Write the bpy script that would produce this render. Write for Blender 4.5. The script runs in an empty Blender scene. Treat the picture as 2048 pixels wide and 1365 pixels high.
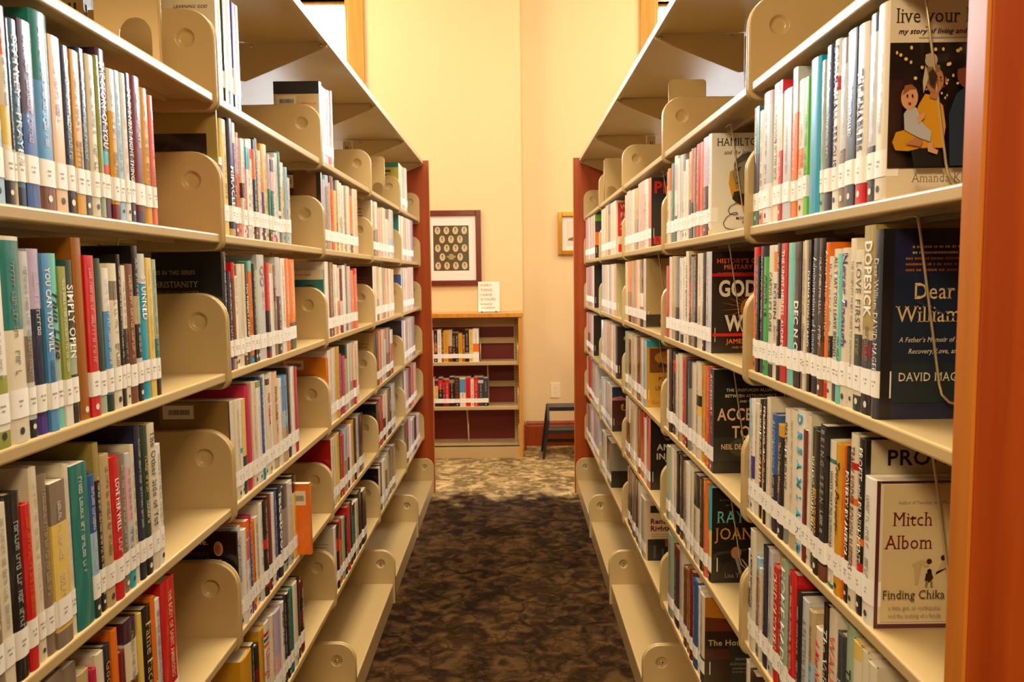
import bpy, bmesh, math, random
from mathutils import Vector, Matrix
random.seed(7)
S = bpy.context.scene
COL = S.collection
PI = math.pi

# ------------------------------------------------------------------ camera
F_PX = 1540.67                      # focal length in pixels of the 2048 px wide frame
H = 1.534                           # eye height
PITCH, YAW, ROLL = -0.085, 0.0, -0.0122
def _axes():
    cp, sp = math.cos(PITCH), math.sin(PITCH)
    f = Vector((math.sin(YAW) * cp, math.cos(YAW) * cp, sp)); r = Vector((math.cos(YAW), -math.sin(YAW), 0)); u = r.cross(f)
    cr, sr = math.cos(ROLL), math.sin(ROLL)
    return r * cr + u * sr, u * cr - r * sr, f
RT, UP, FW = _axes()
cam_data = bpy.data.cameras.new('camera')
cam_data.sensor_width = 36.0
cam_data.lens = 36.0 * F_PX / 2048.0
cam_data.clip_start = 0.05
cam_data.dof.use_dof = True
cam_data.dof.focus_distance = 1.75
cam_data.dof.aperture_fstop = 11.0
cam = bpy.data.objects.new('camera', cam_data)
cam.matrix_world = Matrix(((RT.x, UP.x, -FW.x, 0), (RT.y, UP.y, -FW.y, 0), (RT.z, UP.z, -FW.z, H), (0, 0, 0, 1)))
COL.objects.link(cam)
S.camera = cam

# ------------------------------------------------------------------ exposure, world, lamps
S.view_settings.view_transform = 'Standard'
S.view_settings.look = 'None'
S.view_settings.gamma = 1.0
S.view_settings.use_curve_mapping = False
S.view_settings.exposure = 0.22
W = bpy.data.worlds.new('world'); S.world = W; W.use_nodes = True
W.node_tree.nodes['Background'].inputs[0].default_value = (0.75, 0.86, 1.0, 1)
W.node_tree.nodes['Background'].inputs[1].default_value = 1.0
def area(name, loc, target, sx, sy, power, color):
    d = bpy.data.lights.new(name, 'AREA'); d.shape = 'RECTANGLE'; d.size = sx; d.size_y = sy; d.energy = power; d.color = color
    o = bpy.data.objects.new(name, d); COL.objects.link(o); o.location = loc
    o.rotation_euler = (Vector(target) - Vector(loc)).to_track_quat('-Z', 'Y').to_euler()
    return o
WARM, SOFT = (1.0, 0.76, 0.45), (1.0, 0.87, 0.66)
area('ceiling_lamp', (-1.0, -1.1, 3.2), (0.5, 1.2, 0.9), 0.9, 0.5, 62, WARM)  # unseen fill lamp behind the camera, added to brighten the low covers
area('ceiling_lamp', (0.7, -1.2, 3.7), (-0.6, 1.8, 1.0), 0.9, 0.5, 52, WARM)  # second added fill lamp, out of view, for the bracket faces
area('ceiling_lamp', (0.0, 2.3, 4.3), (0.0, 2.3, 0), 1.0, 1.8, 150, SOFT)
area('ceiling_lamp', (-2.6, 5.2, 4.2), (-0.2, 6.5, 1.6), 1.3, 0.5, 56, SOFT)
area('ceiling_lamp', (2.4, 5.2, 4.2), (0.5, 6.5, 1.4), 1.3, 0.5, 44, SOFT)
area('ceiling_lamp', (-2.4, 2.0, 4.2), (-2.4, 2.0, 0), 1.3, 1.3, 30, SOFT)
area('ceiling_lamp', (2.4, 2.0, 4.2), (2.4, 2.0, 0), 1.3, 1.3, 30, SOFT)

# ------------------------------------------------------------------ measures of the place
BAY = 0.914
XL, XR = -0.631, 0.506              # planes of the shelf fronts, on the two sides of the aisle
YL0, YR0 = 1.695 - BAY, 1.655 - BAY # where the first bays start
ZS = {'A': 1.930, 'B': 1.632, 'C': 1.327, 'D': 1.023, 'E': 0.723, 'F': 0.414}
ZBASE, ZTOP = 0.095, 2.300
def ray(px, py):
    return RT * ((px - 1024) / F_PX) - UP * ((py - 682.5) / F_PX) + FW
def at_x(px, py, X):
    d = ray(px, py); d = d * (X / d.x); return Vector((d.x, d.y, d.z + H))
def at_y(px, py, Y):
    d = ray(px, py); d = d * (Y / d.y); return Vector((d.x, d.y, d.z + H))
def to_px(p):
    v = Vector(p) - Vector((0, 0, H)); k = v.dot(FW)
    return 1024 + F_PX * v.dot(RT) / k, 682.5 - F_PX * v.dot(UP) / k

def lin(h):
    c = [int(h[i:i + 2], 16) / 255 for i in (0, 2, 4)]
    return tuple(x / 12.92 if x <= 0.04045 else ((x + 0.055) / 1.055) ** 2.4 for x in c) + (1.0,)
HEX = dict(w='f2ece2', cr='e8dcc2', tn='c8b080', tp='8a7866', gr='8d8d88', lg='cdcfcf', dk='363e48', bk='131216', nv='1a2244', bl='255aa0', lb='a0c8e0',
           tl='0f7a74', aq='2ab0c4', sb='4f96cc', gn='2fae4e', dg='173a2a', ol='98a044', ye='eccb66', mu='dc9f1c', rd='d4161c', dr='74101c', pk='e8b4bc',
           mg='c8144e', pu='44248a', pl='48283f', br='74401c', db='332018', am='a4620f', sg='a4b89e', sl='ee7258', lv='c4b2d2', mi='6fd0c0', lm='76c826', kh='a8944e',
           pe='f0c69c', cy='0ca2c4')
HEX['or'] = 'f0760c'; HEX['su'] = '40708e'; HEX['go'] = 'dcc090'; HEX['st'] = 'fbf7f0'
CNAME = dict(w='white', cr='cream', tn='tan', tp='taupe', gr='grey', lg='pale grey', dk='slate', bk='black', nv='navy', bl='blue', lb='pale blue', tl='teal', aq='aqua',
             sb='sky blue', gn='green', dg='dark green', ol='olive', ye='yellow', mu='mustard', rd='red', dr='maroon', pk='pink', mg='crimson', pu='purple', pl='plum',
             br='brown', db='dark brown', am='amber', sg='sage', sl='salmon', lv='lavender', mi='mint', lm='lime', kh='khaki', pe='peach', cy='turquoise')
CNAME['or'] = 'orange'; CNAME['su'] = 'steel blue'; CNAME['go'] = 'gold'; CNAME['st'] = 'white'
RGB = {k: lin(v) for k, v in HEX.items()}

# ------------------------------------------------------------------ materials
def mat(name):
    m = bpy.data.materials.new(name); m.use_nodes = True
    n = m.node_tree.nodes; l = m.node_tree.links
    return m, n, l, n['Principled BSDF']
def plain(name, color, rough=0.5, metal=0.0, coat=0.0, noise=0.0, nscale=60.0, bump=0.0):
    m, n, l, b = mat(name)
    b.inputs['Base Color'].default_value = color; b.inputs['Roughness'].default_value = rough
    b.inputs['Metallic'].default_value = metal; b.inputs['Coat Weight'].default_value = coat
    if noise or bump:
        t = n.new('ShaderNodeTexNoise'); t.inputs['Scale'].default_value = nscale; t.inputs['Detail'].default_value = 3
        co = n.new('ShaderNodeTexCoord'); l.new(co.outputs['Object'], t.inputs['Vector'])
        if noise:
            mx = n.new('ShaderNodeMix'); mx.data_type = 'RGBA'
            mx.inputs['A'].default_value = tuple(c * (1 - noise) for c in color[:3]) + (1,)
            mx.inputs['B'].default_value = tuple(min(1, c * (1 + noise)) for c in color[:3]) + (1,)
            l.new(t.outputs['Fac'], mx.inputs['Factor']); l.new(mx.outputs['Result'], b.inputs['Base Color'])
        if bump:
            bp = n.new('ShaderNodeBump'); bp.inputs['Strength'].default_value = bump; bp.inputs['Distance'].default_value = 0.002
            l.new(t.outputs['Fac'], bp.inputs['Height']); l.new(bp.outputs['Normal'], b.inputs['Normal'])
    return m
def wood(name, dark, light, rough=0.42, scale=(30, 30, 1.6)):
    m, n, l, b = mat(name)
    co = n.new('ShaderNodeTexCoord'); mp = n.new('ShaderNodeMapping'); mp.inputs['Scale'].default_value = scale
    t = n.new('ShaderNodeTexNoise'); t.inputs['Scale'].default_value = 1.0; t.inputs['Detail'].default_value = 5; t.inputs['Distortion'].default_value = 0.6
    r = n.new('ShaderNodeValToRGB'); r.color_ramp.elements[0].position = 0.3; r.color_ramp.elements[1].position = 0.72
    r.color_ramp.elements[0].color = dark; r.color_ramp.elements[1].color = light
    l.new(co.outputs['Object'], mp.inputs['Vector']); l.new(mp.outputs['Vector'], t.inputs['Vector'])
    l.new(t.outputs['Fac'], r.inputs['Fac']); l.new(r.outputs['Color'], b.inputs['Base Color'])
    b.inputs['Roughness'].default_value = rough; b.inputs['Specular IOR Level'].default_value = 0.35; b.inputs['Coat Weight'].default_value = 0.04; b.inputs['Coat Roughness'].default_value = 0.25
    return m
STEEL = plain('beige_enamelled_steel', (0.54, 0.39, 0.18, 1), 0.28, 0, 0.0, 0.04, 400, 0.05)
CANOPY = plain('beige_canopy_enamel', (0.50, 0.36, 0.15, 1), 0.42, 0, 0.0, 0.04, 400, 0.05)
EDGE = wood('orange_edge_veneer', (0.42, 0.12, 0.012, 1), (0.56, 0.18, 0.02, 1), 0.3)
CHERRY = wood('cherry_veneer', (0.26, 0.034, 0.003, 1), (0.38, 0.064, 0.006, 1))
OAK = wood('orange_oak', (0.55, 0.22, 0.03, 1), (0.72, 0.34, 0.06, 1), 0.3)
PLASTER = plain('cream_plaster', (0.83, 0.64, 0.355, 1), 0.85, 0, 0, 0.02, 3)
WALLDIM = plain('deep_ochre_plaster', (0.30, 0.20, 0.10, 1), 0.85, 0, 0, 0.03, 3)  # unseen walls given a darker tone to cut bounced light
CEIL = plain('ceiling_paint', (0.55, 0.44, 0.30, 1), 0.9)
DARKRED = plain('dark_red_back', (0.16, 0.012, 0.006, 1), 0.45, 0, 0, 0.1, 20)
BLACKPAINT = plain('black_plastic', (0.014, 0.014, 0.017, 1), 0.4)
GREYTREAD = plain('grey_ribbed_rubber', (0.06, 0.055, 0.05, 1), 0.6, 0, 0, 0.2, 200)
WIRE = plain('brass_coloured_wire', (0.72, 0.58, 0.36, 1), 0.3, 0.7)
CHROME = plain('screw_steel', (0.55, 0.5, 0.42, 1), 0.25, 1.0)
GOLD = plain('gilt_moulding', (0.60, 0.33, 0.04, 1), 0.3, 0.7, 0, 0.25, 60)
MAHOG = plain('mahogany_frame', (0.15, 0.02, 0.008, 1), 0.35, 0, 0.2, 0.1, 30)
MATBOARD = plain('white_mount_board', (0.84, 0.80, 0.72, 1), 0.8)
IVORY = plain('ivory_plastic', (0.92, 0.80, 0.55, 1), 0.4)
SLOTDARK = plain('slot_shadow_gap', (0.03, 0.02, 0.012, 1), 0.8)
def print_material(name, rough, coat):
    m, n, l, b = mat(name)
    a = n.new('ShaderNodeAttribute'); a.attribute_name = 'Col'
    l.new(a.outputs['Color'], b.inputs['Base Color'])
    b.inputs['Roughness'].default_value = rough; b.inputs['Coat Weight'].default_value = coat; b.inputs['Coat Roughness'].default_value = 0.08
    return m
JACKET = print_material('glossy_printed_jacket', 0.36, 0.9)
STICKER = print_material('printed_paper_sticker', 0.5, 0.15)
def pages_material():
    m, n, l, b = mat('paper_page_edges')
    co = n.new('ShaderNodeTexCoord'); w = n.new('ShaderNodeTexWave'); w.bands_direction = 'Y'; w.inputs['Scale'].default_value = 9; w.inputs['Distortion'].default_value = 0.8
    r = n.new('ShaderNodeValToRGB'); r.color_ramp.elements[0].color = (0.66, 0.55, 0.38, 1); r.color_ramp.elements[1].color = (0.84, 0.76, 0.60, 1)
    l.new(co.outputs['Object'], w.inputs['Vector']); l.new(w.outputs['Fac'], r.inputs['Fac']); l.new(r.outputs['Color'], b.inputs['Base Color'])
    b.inputs['Roughness'].default_value = 0.9
    return m
PAGES = pages_material()

def carpet_material():
    m, n, l, b = mat('mottled_brown_carpet')
    co = n.new('ShaderNodeTexCoord')
    def noise(scale, detail, dist, sc=(1, 1, 1)):
        mp = n.new('ShaderNodeMapping'); mp.inputs['Scale'].default_value = sc
        t = n.new('ShaderNodeTexNoise'); t.inputs['Scale'].default_value = scale; t.inputs['Detail'].default_value = detail; t.inputs['Distortion'].default_value = dist
        l.new(co.outputs['Object'], mp.inputs['Vector']); l.new(mp.outputs['Vector'], t.inputs['Vector'])
        return t.outputs['Fac']
    def ramp(sock, p0, p1):
        r = n.new('ShaderNodeMapRange'); r.inputs['From Min'].default_value = p0; r.inputs['From Max'].default_value = p1; r.interpolation_type = 'SMOOTHSTEP'
        l.new(sock, r.inputs['Value']); return r.outputs['Result']
    blot = ramp(noise(9, 6, 1.2, (1, 1.1, 1)), 0.38, 0.66)
    big = ramp(noise(2.2, 3, 0.4), 0.35, 0.7)
    fine = noise(420, 2, 0)
    w = n.new('ShaderNodeTexVoronoi'); w.feature = 'DISTANCE_TO_EDGE'; w.inputs['Scale'].default_value = 7.5
    nd = n.new('ShaderNodeVectorMath'); nd.operation = 'ADD'
    nn = n.new('ShaderNodeTexNoise'); nn.inputs['Scale'].default_value = 14; nn.inputs['Detail'].default_value = 3
    ns = n.new('ShaderNodeVectorMath'); ns.operation = 'SCALE'; ns.inputs['Scale'].default_value = 0.16
    l.new(co.outputs['Object'], nn.inputs['Vector']); l.new(nn.outputs['Color'], ns.inputs[0]); l.new(co.outputs['Object'], nd.inputs[0]); l.new(ns.outputs['Vector'], nd.inputs[1])
    l.new(nd.outputs['Vector'], w.inputs['Vector'])
    lines = ramp(w.outputs['Distance'], 0.0, 0.09)
    def math_(op, a, bv):
        q = n.new('ShaderNodeMath'); q.operation = op
        for i, v in enumerate((a, bv)):
            if isinstance(v, (int, float)): q.inputs[i].default_value = v
            else: l.new(v, q.inputs[i])
        return q.outputs[0]
    k = math_('MULTIPLY', math_('ADD', math_('MULTIPLY', blot, 0.75), math_('MULTIPLY', big, 0.25)), math_('ADD', math_('MULTIPLY', lines, 0.6), 0.4))
    k = math_('MULTIPLY', k, math_('ADD', math_('MULTIPLY', fine, 0.8), 0.6))
    # carpet colour painted paler past the range ends for the light there; edge wanders
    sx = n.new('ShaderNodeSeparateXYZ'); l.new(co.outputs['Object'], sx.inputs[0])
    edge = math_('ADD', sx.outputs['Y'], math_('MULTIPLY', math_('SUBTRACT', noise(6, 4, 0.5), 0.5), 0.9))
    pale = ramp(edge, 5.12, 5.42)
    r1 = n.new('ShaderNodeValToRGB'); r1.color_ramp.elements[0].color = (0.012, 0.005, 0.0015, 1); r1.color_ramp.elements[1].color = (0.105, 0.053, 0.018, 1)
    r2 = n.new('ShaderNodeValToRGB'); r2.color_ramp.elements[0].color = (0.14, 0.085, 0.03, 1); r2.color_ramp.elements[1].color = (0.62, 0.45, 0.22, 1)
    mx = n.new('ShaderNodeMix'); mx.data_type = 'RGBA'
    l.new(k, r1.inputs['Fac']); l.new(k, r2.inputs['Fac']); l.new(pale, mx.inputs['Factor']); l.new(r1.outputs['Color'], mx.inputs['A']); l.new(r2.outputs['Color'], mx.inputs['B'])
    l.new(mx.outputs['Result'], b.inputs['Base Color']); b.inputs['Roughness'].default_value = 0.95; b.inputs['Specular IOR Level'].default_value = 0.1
    bp = n.new('ShaderNodeBump'); bp.inputs['Strength'].default_value = 0.4; bp.inputs['Distance'].default_value = 0.003
    l.new(fine, bp.inputs['Height']); l.new(bp.outputs['Normal'], b.inputs['Normal'])
    return m
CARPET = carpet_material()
def emit(name, color, strength):
    m = bpy.data.materials.new(name); m.use_nodes = True; n = m.node_tree.nodes; n.clear()
    e = n.new('ShaderNodeEmission'); e.inputs[0].default_value = color; e.inputs[1].default_value = strength
    o = n.new('ShaderNodeOutputMaterial'); m.node_tree.links.new(e.outputs[0], o.inputs[0]); return m
SKY = emit('overcast_sky', (0.78, 0.89, 1.0, 1), 55.0)
def glass():
    m = bpy.data.materials.new('window_glass'); m.use_nodes = True; n = m.node_tree.nodes; l = m.node_tree.links; n.clear()
    t = n.new('ShaderNodeBsdfTransparent'); g = n.new('ShaderNodeBsdfGlossy'); g.inputs['Roughness'].default_value = 0.02
    mx = n.new('ShaderNodeMixShader'); mx.inputs[0].default_value = 0.06; o = n.new('ShaderNodeOutputMaterial')
    l.new(t.outputs[0], mx.inputs[1]); l.new(g.outputs[0], mx.inputs[2]); l.new(mx.outputs[0], o.inputs[0]); return m
GLASS = glass()
ADDED_SHADE = plain('cream_shade_fabric', (0.66, 0.52, 0.33, 1), 0.9, 0, 0, 0.05, 200)

# ------------------------------------------------------------------ building helpers
class Geo:
    """Vertices and faces of ONE mesh; faces carry a printed colour and a material slot."""
    def __init__(s): s.v, s.f, s.c, s.m, s.sm = [], [], [], [], []
    def face(s, pts, col=(1, 1, 1, 1), m=0, smooth=False):
        i = len(s.v); s.v.extend(pts); s.f.append(tuple(range(i, i + len(pts)))); s.c.append(col); s.m.append(m); s.sm.append(smooth)
    def box(s, x0, y0, z0, x1, y1, z1, col=(1, 1, 1, 1), m=0):
        p = [(x0, y0, z0), (x1, y0, z0), (x1, y1, z0), (x0, y1, z0), (x0, y0, z1), (x1, y0, z1), (x1, y1, z1), (x0, y1, z1)]
        i = len(s.v); s.v.extend(p)
        for q in ((3, 2, 1, 0), (4, 5, 6, 7), (0, 1, 5, 4), (1, 2, 6, 5), (2, 3, 7, 6), (3, 0, 4, 7)):
            s.f.append(tuple(i + k for k in q)); s.c.append(col); s.m.append(m); s.sm.append(False)
    def prism(s, poly, axis, a, b):
        """A flat outline (list of 2D points) extruded along an axis from a to b."""
        def P(p, t): return {'x': (t, p[0], p[1]), 'y': (p[0], t, p[1]), 'z': (p[0], p[1], t)}[axis]
        n = len(poly); i = len(s.v); s.v.extend([P(p, a) for p in poly] + [P(p, b) for p in poly])
        fs = [tuple(i + k for k in range(n))[::-1], tuple(i + n + k for k in range(n))] + [(i + k, i + (k + 1) % n, i + n + (k + 1) % n, i + n + k) for k in range(n)]
        for f in fs: s.f.append(f); s.c.append((1, 1, 1, 1)); s.m.append(0); s.sm.append(False)
    def tube(s, pts, r, n=8):
        pts = [Vector(p) for p in pts]; rings = []
        for k, p in enumerate(pts):
            d = (pts[min(k + 1, len(pts) - 1)] - pts[max(k - 1, 0)]).normalized()
            a = d.orthogonal().normalized(); 
            if k and rings: a = (rings[-1][1] - d * rings[-1][1].dot(d)).normalized()
            b = d.cross(a); rings.append(([tuple(p + a * (r * math.cos(2 * PI * j / n)) + b * (r * math.sin(2 * PI * j / n))) for j in range(n)], a))
        i = len(s.v)
        for q, _ in rings: s.v.extend(q)
        for k in range(len(pts) - 1):
            for j in range(n):
                s.f.append((i + k * n + j, i + k * n + (j + 1) % n, i + (k + 1) * n + (j + 1) % n, i + (k + 1) * n + j)); s.c.append((1, 1, 1, 1)); s.m.append(0); s.sm.append(True)
        for e in (tuple(i + j for j in range(n))[::-1], tuple(i + (len(pts) - 1) * n + j for j in range(n))):
            s.f.append(e); s.c.append((1, 1, 1, 1)); s.m.append(0); s.sm.append(False)
    def mesh(s, name, mats):
        me = bpy.data.meshes.new(name); me.from_pydata(s.v, [], s.f)
        for m in mats: me.materials.append(m)
        me.polygons.foreach_set('material_index', s.m); me.polygons.foreach_set('use_smooth', s.sm)
        at = me.attributes.new('Col', 'FLOAT_COLOR', 'FACE'); at.data.foreach_set('color', [x for c in s.c for x in c])
        me.update(); return me
    def obj(s, name, mats, parent=None, loc=None, bevel=0.0):
        if not isinstance(mats, (list, tuple)): mats = [mats]
        return link(name, s.mesh(name, mats), parent, loc, bevel)
def link(name, me, parent=None, loc=None, bevel=0.0):
    o = bpy.data.objects.new(name, me); COL.objects.link(o)
    if parent: o.parent = parent
    if loc: o.location = loc
    if bevel:
        b = o.modifiers.new('edge', 'BEVEL'); b.width = bevel; b.segments = 2; b.limit_method = 'ANGLE'; b.angle_limit = 0.7
    return o
def tag(o, label, cat, group=None):
    o['label'] = label; o['category'] = cat
    if group: o['group'] = group
    return o
def thing(name, label, cat, loc=(0, 0, 0), group=None):
    o = bpy.data.objects.new(name, None); o.empty_display_size = 0.05; COL.objects.link(o); o.location = loc
    return tag(o, label, cat, group)
def struct(name, g, m, parent=None, bevel=0.0):
    o = g.obj(name, m, parent, None, bevel)
    o['kind'] = 'structure'
    return o

# ------------------------------------------------------------------ lettering
_glyphs = {}
def lettering(s, style=''):
    """Flat lettering: (2D vertices with a cap height of 1, faces, width). style: b bold, i slanted, s serifs."""
    key = (s, style)
    if key in _glyphs: return _glyphs[key]
    cu = bpy.data.curves.new('t', 'FONT'); cu.body = s; cu.resolution_u = 2 if len(s) > 3 else 4
    cu.fill_mode = 'FRONT'; cu.space_character = 1.9 if 'w' in style else 1.06
    if 'b' in style: cu.offset = 0.018
    if 'x' in style: cu.offset = 0.034
    if 'i' in style and 's' not in style: cu.shear = 0.3
    ob = bpy.data.objects.new('t', cu); me = ob.to_mesh()
    V = [(v.co.x, v.co.y) for v in me.vertices]; Fs = [tuple(p.vertices) for p in me.polygons]
    ob.to_mesh_clear(); bpy.data.objects.remove(ob); bpy.data.curves.remove(cu)
    if 's' in style and V:
        cnt = {}
        for f in Fs:
            for a, b in zip(f, f[1:] + f[:1]): cnt[frozenset((a, b))] = cnt.get(frozenset((a, b)), 0) + 1
        ys = [round(v[1], 2) for v in V]
        for e, c in cnt.items():
            if c != 1 or len(e) != 2: continue
            a, b = tuple(e); p, q = V[a], V[b]; L = abs(p[0] - q[0]); y = (p[1] + q[1]) / 2
            if abs(p[1] - q[1]) < 0.004 and 0.045 < L < 0.16:
                up = y > 0.2; m = (p[0] + q[0]) / 2; k = L / 2 + 0.065; y0, y1 = (y - 0.035, y + 0.002) if up else (y - 0.002, y + 0.035)
                i = len(V); V += [(m - k, y0), (m + k, y0), (m + k, y1), (m - k, y1)]; Fs.append((i, i + 1, i + 2, i + 3))
        if 'i' in style: V = [(x + 0.25 * y, y) for x, y in V]
    CAP = 0.70
    V = [(x / CAP, y / CAP) for x, y in V]
    w = max((x for x, y in V), default=0)
    _glyphs[key] = (V, Fs, w)
    return _glyphs[key]
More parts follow.
